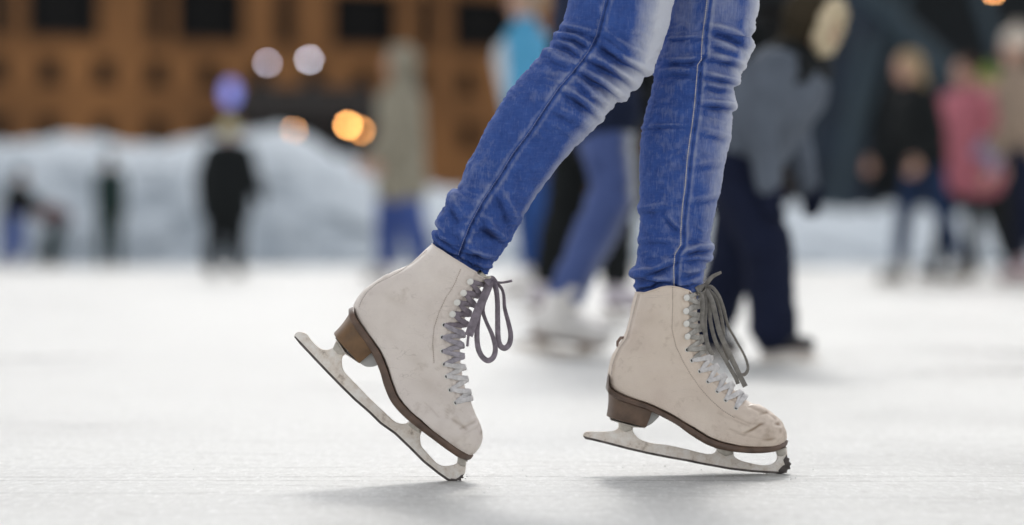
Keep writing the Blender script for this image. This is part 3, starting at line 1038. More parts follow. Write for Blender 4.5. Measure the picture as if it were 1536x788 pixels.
def skate(name_label, d, ribs, lower, blade_poly, edge_poly, heel, breast, hooks, eyelets, leath, heelm, collar_bulge,
          stitch_lines, lace_top, lace_mat, bow, tongue_top, creases, pick=(), marks=(), plate_pts=(), posts=()):
    rib = np.array([[a[0], a[1], b[0], b[1], w, k] for a, b, w, k in ribs], float)
    pts = catmull([Vector(r[:4].tolist()[:3]) for r in rib], 1)
    # resample with catmull in 6-D
    ext = np.vstack([2 * rib[0] - rib[1], rib, 2 * rib[-1] - rib[-2]])
    out = []
    sub = 9
    for i in range(1, len(ext) - 2):
        a, b, c, e = ext[i - 1:i + 3]
        for q in range(sub):
            t = q / sub
            out.append(0.5 * (2 * b + (c - a) * t + (2 * a - 5 * b + 4 * c - e) * t * t + (3 * b - a - 3 * c + e) * t ** 3))
    out.append(rib[-1])
    rr = np.array(out)
    rr[:, 5] = np.clip(rr[:, 5], 0, 1)
    # lining: fold inward at the collar
    inner = []
    for q, (sh, sc) in enumerate(((26, .90), (12, .90), (4, .91), (0.5, .95))):
        r0 = rr[0].copy()
        dirv = (rr[3, :2] + rr[3, 2:4] - rr[0, :2] - rr[0, 2:4]) / 2
        dirv /= np.hypot(*dirv)
        c = (r0[:2] + r0[2:4]) / 2
        r0[:2] = c + (r0[:2] - c) * sc + dirv * sh
        r0[2:4] = c + (r0[2:4] - c) * sc + dirv * sh
        r0[4] *= sc
        inner.append(r0)
    n_in = len(inner)
    rr = np.vstack([inner, rr])
    n = 48
    V, tt_all, ang_all = [], [], []
    PXs, PYs = [], []
    for i, r in enumerate(rr):
        t, w = boot_section(r[5], n)
        ring_t = np.concatenate([t, t[-2:0:-1]])
        ring_w = np.concatenate([-w, w[-2:0:-1]])
        px = r[0] + (r[2] - r[0]) * ring_t
        py = r[1] + (r[3] - r[1]) * ring_t
        # collar curve
        cb = collar_bulge * max(0, 1 - abs(i - n_in + 0) / 24.0) if i >= n_in else collar_bulge
        py = py - cb * np.sin(np.clip(ring_t * 1.15 - 0.10, 0, 1) * math.pi) ** 1.3
        PXs.append(px)
        PYs.append(py)
        for x, y, ww in zip(px, py, ring_w):
            p = P(x, y, d)
            V.append((p.x, p.y + ww * r[4], p.z))
    PXs, PYs = np.array(PXs), np.array(PYs)
    nr, ns = PXs.shape
    V = np.array(V).reshape(nr, ns, 3)
    du = np.roll(V, -1, 1) - np.roll(V, 1, 1)
    dv = np.gradient(V, axis=0)
    Nn = np.cross(du, dv)
    Nn /= np.linalg.norm(Nn, axis=-1, keepdims=True) + 1e-12
    mid = V[n_in + 5:].mean(1, keepdims=True)
    if ((V[n_in + 5:] - mid) * Nn[n_in + 5:]).sum() < 0:
        Nn = -Nn
    disp = np.zeros((nr, ns))
    elist = [e for e in hooks] + [e for e in eyelets]
    # facing edge: recess the tongue gap in front of the eyelet row
    ex = np.array(elist, float)
    fl = []
    for i in range(len(ex)):
        t = ex[min(i + 1, len(ex) - 1)] - ex[max(i - 1, 0)]
        t /= np.hypot(*t)
        nrm = np.array([t[1], -t[0]])
        if nrm[0] < 0:
            nrm = -nrm
        fl.append(tuple(ex[i] + nrm * 11))
    fdist, fs, _ = poly_dist(PXs, PYs, fl)
    ed, es, _ = poly_dist(PXs, PYs, elist)
    front = (ed > fdist) & (fdist < 60)
    vis = (PYs <= fl[-1][1] + 2)
    gap = np.clip(fdist / 2.0, 0, 1) * front * vis
    disp -= 0.0024 * gap
    disp += 0.0005 * np.exp(-(np.where(front, 99, fdist) / 3.0) ** 2) * vis
    # back stay
    wear = np.zeros((nr, ns))
    for pl, amp, wd in creases:
        dist, sg, arc = poly_dist(PXs, PYs, pl)
        disp -= amp * np.exp(-(dist / wd) ** 2)
        disp += amp * 0.5 * np.exp(-((dist - wd * 2) / wd) ** 2)
        wear += 0.55 * min(1, amp / 0.001) * (wd < 3.5) * np.exp(-(dist / (wd * 0.7)) ** 2)
    flat = V.reshape(-1, 3)
    n1 = vnoise(flat, 30, d * 7).reshape(nr, ns)
    n2 = vnoise(flat, 90, d * 13).reshape(nr, ns)
    disp += 0.0011 * n1 + 0.00035 * n2
    disp[:n_in] = 0
    # dirt along the welt and on the toe
    low_pl = [tuple(r[:2]) for r in rr[n_in + 6 * sub:]]
    wd, _, _ = poly_dist(PXs, PYs, low_pl)
    toe = np.array(ribs[-1][0])
    td = np.hypot(PXs - toe[0] + 8, PYs - toe[1] + 22)
    wear += 0.35 * np.exp(-(wd / 4.0) ** 2) * (0.5 + n2)
    wear += (0.28 if lace_mat is LACE_P else 0.55) * np.clip(n2 + 0.1, 0, 1) * np.exp(-(td / 46) ** 2)
    wear += 0.12 * np.clip(n1, 0, 1)
    for mx_, my_, ra, rb, an_, st_ in marks:
        ca, sa_ = math.cos(R(an_)), math.sin(R(an_))
        ux, uy = (PXs - mx_) * ca + (PYs - my_) * sa_, -(PXs - mx_) * sa_ + (PYs - my_) * ca
        wear += st_ * np.exp(-((ux / ra) ** 2 + (uy / rb) ** 2))
    V = V + Nn * disp[..., None]
    faces = []
    for i in range(nr - 1):
        for j in range(ns):
            j2 = (j + 1) % ns
            faces.append((i * ns + j, i * ns + j2, (i + 1) * ns + j2, (i + 1) * ns + j))
    Vl = V.reshape(-1, 3).tolist()
    faces.append(tuple(range((nr - 1) * ns, nr * ns)))
    boot = mesh_obj("ice_skate", Vl, faces, leath, hero)
    boot["label"] = name_label
    set_attr(boot, "wear", np.clip(wear, 0, 0.95).reshape(-1))
    bv = BVHTree.FromPolygons([Vector(v) for v in Vl], faces)

    # tongue: padded, seen in the gap and above the collar
    f_line = [P(r[2], r[3], d) for r in rr[n_in:n_in + 15 * sub:4]]
    bm = bmesh.new()
    tp = [P(*tongue_top[0], d), P(*tongue_top[1], d)] + [p + Vector((-0.0055, 0, -0.001)) for p in f_line[1:4]]
    tpts = catmull(tp, 3)
    rings = []
    for i, p in enumerate(tpts):
        t = (tpts[min(i + 1, len(tpts) - 1)] - tpts[max(i - 1, 0)]).normalized()
        nrm = Vector((-t.z, 0, t.x))
        if nrm.x < 0:
            nrm = -nrm
        f = i / (len(tpts) - 1)
        w = 0.022 - 0.006 * f
        row = []
        for k in range(-8, 9):
            q = k / 8
            yy = w * math.sin(q * 1.25)
            inn = (1 - math.cos(q * 1.25)) * w * 1.0
            row.append((p + Vector((0, yy, 0)) - nrm * inn, nrm))
        ring = [bm.verts.new(a + n_ * 0.0022) for a, n_ in row] + [bm.verts.new(a - n_ * 0.0035) for a, n_ in row[::-1]]
        rings.append(ring)
    m_ = len(rings[0])
    for a, b in zip(rings, rings[1:]):
        for j in range(m_):
            bm.faces.new((a[j], a[(j + 1) % m_], b[(j + 1) % m_], b[j]))
    bm.faces.new(rings[0][::-1])
    bm.faces.new(rings[-1])
    bm_obj("tongue", bm, TONGUE, boot, True)

    # collar piping
    bm = bmesh.new()
    cr = [Vector(v) for v in V[n_in]]
    tube(bm, cr + [cr[0]], 0.0010, 6, False)
    bm_obj("collar_binding", bm, leath, boot, True)

    # sole: welted strip lofted under the upper
    low = np.array(lower, float)
    up = np.array([r[0] for r in ribs[6:]] + [lower[-1]], float)[:len(low)]
    ww = np.array([r[2] for r in ribs[6:]] + [0.003], float)[:len(low)]
    arr = np.hstack([low, up, ww[:, None]])
    ext = np.vstack([2 * arr[0] - arr[1], arr, 2 * arr[-1] - arr[-2]])
    out = []
    for i in range(1, len(ext) - 2):
        a, b, c, e = ext[i - 1:i + 3]
        for q in range(6):
            t = q / 6
            out.append(0.5 * (2 * b + (c - a) * t + (2 * a - 5 * b + 4 * c - e) * t * t + (3 * b - a - 3 * c + e) * t ** 3))
    out.append(arr[-1])
    bm = bmesh.new()
    rings = []
    for i, r in enumerate(out):
        w = max(0.003, r[4] + 0.0022)
        if i < 8:                                   # rounded back of the heel
            w *= math.sqrt(max(0.03, 1 - (1 - (i + 0.3) / 8) ** 2))
        dirn = Vector((r[0] - r[2], r[1] - r[3], 0)).normalized()
        lo = P(r[0], r[1], d)
        hi = P(r[2] - dirn.x * 1.2, r[3] - dirn.y * 1.2, d)
        rings.append([bm.verts.new(x) for x in (
            lo + Vector((0, -w + 0.002, 0)), lo.lerp(hi, 0.2) + Vector((0, -w, 0)), lo.lerp(hi, 0.8) + Vector((0, -w, 0)), hi + Vector((0, -w + 0.002, 0)),
            hi + Vector((0, w - 0.002, 0)), lo.lerp(hi, 0.8) + Vector((0, w, 0)), lo.lerp(hi, 0.2) + Vector((0, w, 0)), lo + Vector((0, w - 0.002, 0)))])
    for a, b in zip(rings, rings[1:]):
        for j in range(8):
            bm.faces.new((a[j], a[(j + 1) % 8], b[(j + 1) % 8], b[j]))
    bm.faces.new(rings[0][::-1])
    bm.faces.new(rings[-1])
    so = bm_obj("sole", bm, SOLE, boot, True)
    md = so.modifiers.new("e", 'EDGE_SPLIT')
    md.split_angle = R(50)

    # heel block: D shaped stack
    (bt, bb, fb, ft) = [np.array(q, float) for q in heel]   # back top, back bottom, front bottom, front top
    bm = bmesh.new()
    rings = []
    hw = 0.0335
    for lv_ in np.linspace(0, 1, 9):
        b = bt + (bb - bt) * lv_
        f = ft + (fb - ft) * lv_
        # gently concave heel back
        b = b + (f - b) * 0.03 * math.sin(lv_ * math.pi)
        w = hw * (1 - 0.06 * lv_)
        ring = []
        for q in range(0, 25):
            a = -math.pi / 2 + math.pi * q / 24
            x = 1 - math.cos(a)
            # back half round
            u_ = 0.42 * (1 - math.cos(a))
            ring.append((u_, w * math.sin(a)))
        ring2 = []
        for (u_, y_) in [(1.0, -w * .97), (0.8, -w), (0.6, -w)] + [(0.42 * (1 - math.cos(math.pi / 2 - math.pi / 2 * (k / 10))), -w * math.sin(math.pi / 2 - math.pi / 2 * (k / 10))) for k in range(0, 11)]:
            ring2.append((u_, y_))
        ring2 = ring2 + [(u_, -y_) for u_, y_ in ring2[-2::-1]]
        rg = []
        for (u_, y_) in ring2:
            q = b + (f - b) * u_
            p = P(q[0], q[1], d)
            rg.append(bm.verts.new(p + Vector((0, y_, 0))))
        rings.append(rg)
    m_ = len(rings[0])
    for a, b in zip(rings, rings[1:]):
        for j in range(m_):
            bm.faces.new((a[j], a[(j + 1) % m_], b[(j + 1) % m_], b[j]))
    bm.faces.new(rings[0][::-1])
    bm.faces.new(rings[-1])
    ho = bm_obj("heel", bm, heelm, boot, True)
    md = ho.modifiers.new("b", 'BEVEL')
    md.width = 0.0012
    md.segments = 2
    md.limit_method = 'ANGLE'
    md.angle_limit = R(50)

    def extrude(name, poly, half, mat, par, bev=0.0008, yc=0.0):
        bm = bmesh.new()
        vs = [bm.verts.new(P(x, y, d) + Vector((0, yc - half, 0))) for x, y in poly]
        f = bm.faces.new(vs)
        r = bmesh.ops.extrude_face_region(bm, geom=[f])
        bmesh.ops.translate(bm, verts=[g for g in r['geom'] if isinstance(g, bmesh.types.BMVert)], vec=(0, 2 * half, 0))
        o = bm_obj(name, bm, mat, par)
        if bev:
            md = o.modifiers.new("b", 'BEVEL')
            md.width = bev
            md.segments = 2
            md.limit_method = 'ANGLE'
            md.angle_limit = R(60)
        return o
    def smooth_poly(poly, n=3):
        v = [Vector((x, y, 0)) for x, y in poly]
        c = catmull(v + [v[0]], n)[:-1]
        return [(p.x, p.y) for p in c]
    extrude("heel_breast", smooth_poly(breast, 2), 0.026, simple("breast_leather", (0.50, 0.49, 0.47), 0.5), boot, 0.001, 0.004)
    extrude("blade", smooth_poly(blade_poly), 0.0024, BLADE, boot, 0.0019)
    extrude("blade_edge", edge_poly, 0.0028, EDGE, boot, 0.0004)
    extrude("toe_pick", pick, 0.0034, EDGE, boot, 0.0003)
    for q, pp in enumerate(posts):
        extrude("blade_post", pp, 0.0075 if q != 2 else 0.006, STEEL, boot, 0.002)
    for pp in plate_pts:
        extrude("mounting_plate", pp, 0.022, STEEL, boot, 0.0005)

    # eyelets, hooks on both sides of the boot
    def mirror(p):
        return Vector((p.x, 2 * d - p.y, p.z))

    def mirn(n_):
        return Vector((n_.x, -n_.y, n_.z))
    H_ = [hit(bv, *e, 0.0) for e in hooks]
    E_ = [hit(bv, *e, 0.0) for e in eyelets]
    for far in (False, True):
        for p, n_ in H_:
            if p is None:
                continue
            if far:
                p, n_ = mirror(p), mirn(n_)
            bm = bmesh.new()
            q = Vector((0, 0, 1)).rotation_difference(n_).to_matrix().to_4x4()
            T = Matrix.Translation(p)
            bmesh.ops.create_cone(bm, cap_ends=True, segments=16, radius1=0.0026, radius2=0.0022, depth=0.0034, matrix=T @ q @ Matrix.Translation((0, 0, 0.0015)))
            bmesh.ops.create_uvsphere(bm, u_segments=20, v_segments=10, radius=1, matrix=T @ q @ Matrix.Translation((0, 0, 0.0042)) @ Matrix.Diagonal((0.0046, 0.0046, 0.0014, 1)))
            bm_obj("lace_hook", bm, HOOK, boot, True)
        for p, n_ in E_:
            if p is None:
                continue
            if far:
                p, n_ = mirror(p), mirn(n_)
            q = Vector((0, 0, 1)).rotation_difference(n_).to_matrix().to_4x4()
            T = Matrix.Translation(p + n_ * 0.0002)
            bm = bmesh.new()
            ringp = [T @ q @ Vector((math.cos(a) * 0.0027, math.sin(a) * 0.0027, 0)) for a in np.linspace(0, 2 * math.pi, 21)]
            tube(bm, ringp, 0.0007, 6, False)
            ey = bm_obj("eyelet", bm, HOOK, boot, True)
            bm = bmesh.new()
            bmesh.ops.create_circle(bm, cap_ends=True, segments=16, radius=0.0024, matrix=T @ q @ Matrix.Translation((0, 0, 0.0002)))
            # dark opening belongs to the eyelet mesh
            me = ey.data
            b2 = bmesh.new()
            b2.from_mesh(me)
            nf = len(b2.faces)
            tmp = bpy.data.meshes.new("t")
            bm.to_mesh(tmp)
            bm.free()
            b2.from_mesh(tmp)
            b2.faces.ensure_lookup_table()
            for f in b2.faces[nf:]:
                f.material_index = 1
            b2.to_mesh(me)
            b2.free()
            me.materials.append(DARK)

    # laces: criss-cross
    ridge_pl = [(r[2], r[3]) for r in rr[n_in:]]
    ra_, rs_ = polylen(ridge_pl)

    def ridge(e, off):
        # closest ridge point to the eyelet, moved up by off px
        s_ = project(ra_, rs_, e) + off
        x, y = np.interp(s_, rs_, ra_[:, 0]), np.interp(s_, rs_, ra_[:, 1])
        x2, y2 = np.interp(s_ + 3, rs_, ra_[:, 0]), np.interp(s_ + 3, rs_, ra_[:, 1])
        t = Vector((x2 - x, 0, -(y2 - y))).normalized()
        n_ = Vector((-t.z, 0, t.x))
        if n_.x < 0:
            n_ = -n_
        return (x, y), n_
    seq = [(h, i, True) for i, h in enumerate(hooks)] + [(e, i, False) for i, e in enumerate(eyelets)]
    allp = H_ + E_
    bm_up, bm_mid, bm_lo = bmesh.new(), bmesh.new(), bmesh.new()
    for i in range(len(seq)):
        e, _, ish = seq[i]
        pE, nE = allp[i]
        if pE is None:
            continue
        for far in (False, True):
            if i + 1 < len(seq):
                e2 = seq[i + 1][0]
            else:
                e2 = e
            # strand from this eyelet across the front to the opposite eyelet below
            (rx, ry), rn = ridge(((e[0] + e2[0]) / 2, (e[1] + e2[1]) / 2), 0)
            lift = 0.0030 if not far else 0.0015
            pr = P(rx, ry, d) + rn * (lift + 0.0005)
            qx, qy = e[0] * 0.45 + rx * 0.55, e[1] * 0.45 + ry * 0.55
            qn, nn = hit(bv, qx, qy, lift)
            p2, n2_ = allp[min(i + 1, len(seq) - 1)]
            q2x, q2y = e2[0] * 0.45 + rx * 0.55, e2[1] * 0.45 + ry * 0.55
            q2, nn2 = hit(bv, q2x, q2y, lift)
            if qn is None or q2 is None or p2 is None:
                continue
            path = [pE + nE * 0.0012, qn, pr, mirror(q2), mirror(p2) + mirn(n2_) * 0.0008]
            nrm = [nE, nn, rn, mirn(nn2), mirn(n2_)]
            if far:
                path = [mirror(p) for p in path]
                nrm = [mirn(x) for x in nrm]
            cp_ = catmull(path, 6)
            cn_ = [v.normalized() for v in catmull(nrm, 6)]
            jit = random.uniform(-0.25, 0.25)
            cn_ = [(v + Vector((0, 0, jit * math.sin(k / len(cn_) * math.pi)))).normalized() for k, v in enumerate(cn_)]
            wds = [0.0074 * (0.64 + 0.36 * math.sin(min(1, k / len(cp_)) * math.pi) + 0.08 * math.sin(k * 1.1 + i)) for k in range(len(cp_))]
            ribbon(bm_up if i < lace_top[0] else (bm_mid if i < lace_top[1] else bm_lo), cp_, cn_, 0.007, 0.0014, wds)
        # loop round the hooks
        if ish:
            for far in (False, True):
                (rx, ry), rn = ridge(e, -6)
                qx, qy = e[0] * 0.5 + rx * 0.5, e[1] * 0.5 + ry * 0.5
                qn, nn = hit(bv, qx, qy, 0.0022)
                if qn is None:
                    continue
                pr = P(rx, ry, d) + rn * 0.002
                path = [pE + nE * 0.0020, qn, pr]
                nrm = [nE, nn, rn]
                if far:
                    path = [mirror(p) for p in path]
                    nrm = [mirn(x) for x in nrm]
                ribbon(bm_up, catmull(path, 6), [v.normalized() for v in catmull(nrm, 6)], 0.0062, 0.0013)
    bm_obj("lace", bm_up, lace_mat if lace_mat is LACE_P else LACE_M2, boot, True)
    bm_obj("lace", bm_mid, LACE_M if lace_mat is LACE_P else LACE_M2, boot, True)
    lo = bm_obj("lace", bm_lo, LACE_W, boot, True)
    lo["label"] = "whiter lower lace crossing the instep"

    # bow and loose ends; points are px, py, offset towards the camera (m), twist (deg)
    bm = bmesh.new()
    for strand, wid in bow:
        pts = [P(x, y, d - o_) for x, y, o_, tw in strand]
        tws = [tw for *_, tw in strand]
        cp_ = catmull(pts, 8)
        tv = catmull([Vector((t, 0, 0)) for t in tws], 8)
        nrm = []
        for k, p in enumerate(cp_):
            t = (cp_[min(k + 1, len(cp_) - 1)] - cp_[max(k - 1, 0)]).normalized()
            b0 = Vector((0, -1, 0))
            b0 = (b0 - t * b0.dot(t)).normalized()
            nrm.append(Matrix.Rotation(R(tv[k].x), 3, t) @ b0)
        ribbon(bm, cp_, nrm, wid, 0.0013)
    bm_obj("lace_bow", bm, lace_mat, boot, True)

    for sl, mt in stitch_lines:
        dashes("stitching", bv, sl, boot, mt, 3.0, 1.7, 0.0009, 0.0002)
    return boot, bv


W1 = [0.043, 0.0415, 0.039, 0.036, 0.033, 0.033, 0.0335, 0.034, 0.034, 0.0345, 0.035, 0.036, 0.038, 0.041, 0.044, 0.045, 0.043, 0.039, 0.032, 0.022, 0.011]
K1 = [0, 0, 0, 0, 0.05, 0.15, 0.35, 0.6, 0.8, 0.9, 0.95, 1, 1, 1, 1, 1, 1, 1, 1, 1, 1]
LA = [(648, 366), (627, 386), (611, 398), (590, 407.5), (566, 419.5), (543, 438), (531, 460), (534, 474), (546, 492), (559, 510), (572, 530), (581, 552), (588, 572), (598, 595), (614, 613), (633, 630), (653, 646), (672, 660), (688, 672), (699, 679), (706, 682)]
LB = [(731, 419), (719, 440), (707, 461), (699, 482), (694, 502), (692, 521), (693, 538), (694.5, 550), (696.5, 561), (699, 572), (701, 582), (703.5, 592), (706, 601), (709, 611), (713, 621.5), (717.5, 632), (721.5, 641.5), (724, 651), (724, 660), (720, 670), (715, 677)]
L_ribs = [(a, b, w, k) for a, b, w, k in zip(LA, LB, W1, K1)]
L_lower = [(523.5, 463), (527.5, 478), (539, 497), (552, 515), (564, 536), (572.5, 557), (578.5, 577), (589, 600), (607, 620.5), (628, 638), (649, 654), (668.5, 669), (685, 681), (696, 687), (705, 688.5), (710, 684)]
L_blade = [(441, 503.6), (445, 498.6), (452.3, 498), (460.5, 501.6), (466.5, 509.7), (476.7, 520), (486.9, 524.8), (497, 523), (501, 519), (506, 511), (521, 527), (514, 535), (512.8, 545), (515.3, 555.4), (523.4, 565.6), (537.6, 580), (553.9, 597), (571, 613), (583, 624.7), (593.7, 633.4), (604.5, 636), (613, 633), (618, 627), (634, 640), (630.5, 652.8), (631.5, 668), (639, 677.6), (654, 693.8), (665, 699), (678, 698), (685.4, 694), (687.6, 682), (699, 687), (698.6, 702.4), (697.5, 710), (694.5, 713), (695.5, 716.5), (691.5, 717), (692, 720.5), (687, 720), (683.5, 722), (675.7, 721.8), (670.3, 719.5), (656.3, 709.7), (634.7, 692.4), (613, 670.7), (591.6, 650.2), (570, 635), (553.9, 619), (531.5, 599.6), (511, 579.4), (491, 559), (470.6, 537.6), (450, 515.6)]
L_edge_b = [(441.5, 505.5), (450, 516.6), (470.6, 538.6), (491, 560), (511, 580.4), (531.5, 600.6), (553.9, 620), (570, 636), (591.6, 651.2), (613, 671.7), (634.7, 693.4), (656.3, 710.7), (670.3, 720.5), (675.7, 722.6), (684, 722.4)]


def strip(pl, th):
    a = np.array(pl, float)
    up = []
    for i in range(len(a)):
        t = a[min(i + 1, len(a) - 1)] - a[max(i - 1, 0)]
        t /= np.hypot(*t)
        n_ = np.array([t[1], -t[0]])
        if n_[1] > 0:
            n_ = -n_
        up.append(tuple(a[i] + n_ * (th if 0 < i < len(a) - 1 else th * 0.5)))
    return list(map(tuple, a)) + up[::-1]


L_bow = [
    ([(738, 422, 0.0, 0), (746, 424, 0.004, 10), (755, 424, 0.006, 40), (768, 421.5, 0.008, 20)], 0.0035),
    ([(737, 422, 0.0, 0), (743, 430, 0.004, 20), (746, 450, 0.006, 30), (746.5, 480, 0.007, 25), (747, 505, 0.007, 20), (750, 518, 0.006, 10), (757, 522.5, 0.004, 0), (764, 516, 0.001, -20), (766, 502, -0.001, -30), (762.5, 484, -0.003, -40), (757, 462, -0.004, -50), (755.5, 442, -0.004, -60), (751, 431, -0.004, -60), (742, 425, -0.003, -40)], 0.0075),
    ([(736, 424, 0.010, 0), (728, 440, 0.016, 20), (720, 462, 0.020, 25), (716, 490, 0.021, 20), (716, 515, 0.021, 15), (721, 532, 0.019, 5), (731, 541, 0.016, 0), (740, 536, 0.013, -10), (743, 522, 0.011, -25), (738, 502, 0.010, -40), (729, 482, 0.010, -50), (724, 464, 0.012, -40), (729, 444, 0.012, -30), (735, 430, 0.010, -20)], 0.0072),
    ([(734, 426, 0.013, 0), (726, 446, 0.022, 5), (716, 468, 0.027, 5), (708, 490, 0.029, 5), (703, 504, 0.030, 10)], 0.0110),
    ([(704, 498, 0.030, 20), (702, 508, 0.030, 40), (701, 520, 0.030, 40)], 0.0040),
    ([(729, 425, 0.020, 0), (737, 419, 0.004, 0), (743, 426, -0.01, 0)], 0.0095),
    ([(733, 430, 0.016, 70), (739, 424, 0.004, 70), (737, 417, -0.006, 60)], 0.0085),
]
skate_L, bvL = skate("trailing skate of pale leather, heel kicked up, resting on its toe pick", D_L, L_ribs, L_lower, L_blade, strip(L_edge_b, 3.6),
      [(527.5, 464), (500.5, 500), (541, 543.5), (564, 524)], [(541, 543.5), (556, 522), (566, 535), (569.5, 545), (561, 549), (550, 549)],
      [(703.6, 421.2), (694.2, 438.3), (684.4, 452.8), (677.7, 470.2)],
      [(666.3, 487.5), (663.6, 506), (664, 527), (666.6, 546.5), (669.8, 565), (675.2, 585.6), (683.2, 604.4)],
      LEATH_L, HEEL_G, 0.0,
      [([(691, 404), (681, 428), (668, 448), (658, 470), (651, 492), (649, 515), (651, 545)], THREAD_D),
       ([(640, 376), (620, 394), (600, 407), (585, 416), (566, 425), (551, 438), (543, 450), (538, 462)], THREAD)],
      (4, 7), LACE_P, L_bow, [(735, 414), (734, 419)],
      [([(640, 378), (618, 396), (598, 409), (575, 419.5), (555, 431), (543, 448)], 0.0006, 2.0),
       ([(600, 430), (622, 446), (640, 466), (652, 490)], 0.0009, 7.0), ([(616, 424), (640, 440), (662, 462)], 0.0007, 8.0),
       ([(680, 626), (692, 634), (700, 641)], 0.0008, 3.0), ([(672, 612), (672, 624)], 0.0006, 2.5), ([(692, 640), (712, 632)], 0.0008, 2.5),
       ([(640, 602), (660, 622)], 0.0005, 2.0), ([(698, 648), (716, 640)], 0.0004, 1.6)],
      marks=[(722.5, 648, 1.5, 4, 0, 0.8), (667, 548, 12, 3, -20, 0.25), (640, 575, 22, 14, 30, 0.2), (627, 540, 18, 10, 60, 0.2), (596, 450, 30, 8, 30, 0.15), (657, 552, 1.6, 1.6, 0, 0.6), (597, 520, 1.5, 1.5, 0, 0.4)],
      pick=[(676, 717.5), (684, 718.5), (688, 716), (692, 712.5), (697, 711), (694, 714), (695.8, 717), (691.5, 717.6), (692, 721), (687, 720.4), (683, 722.6), (676, 722)],
      plate_pts=[strip([(505, 505.5), (520, 528), (541, 543.5)], -2.2), strip([(612, 625), (635, 643)], -2.5), strip([(684, 681), (702, 690)], -2.0)],
      posts=[[(504, 512), (509, 516), (519, 527), (514.5, 533), (507, 531), (499.5, 523)], [(617, 629), (632, 641), (630.5, 650), (622, 645), (612, 637)], [(687, 683), (699, 689), (698.5, 700), (692, 699), (686, 694)]])

RA = [(953, 438.6), (948, 458), (944, 480), (937.5, 501), (926, 520), (917, 538), (912, 560), (913.5, 580), (928, 590.5), (948, 598), (972, 606.5), (996, 618), (1015, 628), (1036, 641), (1060, 655), (1084, 663), (1110, 667.5), (1132, 668.5), (1152, 668), (1166, 666), (1175, 663)]
RB = [(1047, 439), (1048, 458), (1049, 478), (1051, 497), (1055, 514), (1061, 529), (1068, 542), (1076, 553), (1084, 563), (1092, 572), (1100.5, 580.5), (1109, 588), (1118, 595.5), (1127, 601), (1137, 605.5), (1147, 611.5), (1157, 618.5), (1167, 627), (1174.5, 636), (1179, 648), (1180.5, 656)]
R_ribs = [(a, b, w, k) for a, b, w, k in zip(RA, RB, W1, K1)]
R_lower = [(910, 576), (911.5, 588), (926, 598), (946, 605), (970, 613), (994, 624.5), (1013, 635), (1033, 649.5), (1058, 664), (1083, 671.5), (1109, 675.2), (1132, 676.4), (1153, 675.5), (1168, 672.3), (1178, 668), (1182, 661)]
R_blade = [(874.5, 654.4), (877, 648.6), (886, 647), (906.5, 647.3), (920.8, 646.3), (927.5, 641), (929, 630), (949, 634), (949.5, 647.3), (959.3, 658.5), (975.6, 664.4), (1000, 667.6), (1016, 671), (1030, 674), (1051.6, 679.7), (1064.5, 681.5), (1073, 678.5), (1078.5, 669), (1098, 672), (1101, 684), (1110, 690.5), (1127, 695.3), (1144, 698), (1157, 696.5), (1164.5, 690), (1165, 681), (1162.7, 672), (1177, 669), (1181, 682), (1180.5, 685.5), (1183.5, 688), (1183, 691.5), (1186.5, 696), (1184, 699), (1185, 703), (1181, 704), (1179.5, 708.5), (1170, 710), (1150.8, 708.8), (1127, 707), (1094.7, 703.4), (1073, 699.5), (1051.6, 695.5), (1030, 691), (1002, 686.3), (971.5, 680.2), (941, 673.2), (910.6, 665.2), (890.3, 660.2), (878, 657.2)]
R_edge_b = [(875, 655), (878, 658.5), (890.3, 661.2), (910.6, 666.2), (941, 674.2), (971.5, 681.2), (1002, 687.3), (1030, 692.2), (1051.6, 696.8), (1073, 700.6), (1094.7, 704.6), (1127, 708.2), (1150.8, 709.8), (1170, 710.8), (1180, 709.2)]
R_bow = [
    ([(1054, 434, 0.0, 0), (1061, 424, 0.004, 10), (1069, 415, 0.004, 30), (1082, 408.5, 0.004, 60)], 0.0062),
    ([(1055, 435, 0.0, 0), (1066, 430, 0.006, 20), (1077, 442, 0.008, 20), (1085, 462, 0.008, 30), (1092, 488, 0.006, 50), (1104, 510, 0.004, 60), (1117, 534, 0.004, 60), (1122, 551, 0.003, 50), (1118, 561, 0.002, 20), (1110, 561.5, 0.0, 0), (1104, 553, 0.0, -30)], 0.0048),
    ([(1056, 436, 0.006, 0), (1058, 462, 0.014, 10), (1057, 488, 0.018, 10), (1060, 512, 0.020, 5), (1066, 528, 0.018, 0), (1071, 530, 0.016, -30)], 0.0062),
    ([(1058, 434, 0.006, 0), (1068, 452, 0.014, 10), (1074, 476, 0.018, 15), (1080, 500, 0.018, 10), (1092, 526, 0.015, 5), (1106, 556, 0.011, 0), (1118, 580, 0.008, 0)], 0.0070),
    ([(1058, 434, 0.004, 0), (1064, 456, 0.010, 10), (1066, 484, 0.014, 15), (1074, 514, 0.014, 10), (1088, 540, 0.012, 5), (1103, 566, 0.008, 0), (1107, 576, 0.006, 0)], 0.0055),
    ([(1060, 433, 0.002, 0), (1073, 446, 0.006, 30), (1081, 470, 0.008, 20), (1085, 496, 0.008, 20), (1086, 520, 0.006, 40), (1093, 540, 0.004, 30)], 0.0048),
    ([(1045, 436, 0.022, 0), (1053, 431, 0.010, 0), (1060, 434, 0.0, 0), (1063, 442, -0.006, 0)], 0.0095),
    ([(1049, 444, 0.020, 60), (1057, 437, 0.008, 70), (1060, 428, -0.002, 60)], 0.0090),
    ([(1052, 440, 0.018, 0), (1054, 458, 0.022, 10), (1053, 480, 0.023, 10), (1056, 498, 0.022, 5)], 0.0060),
]
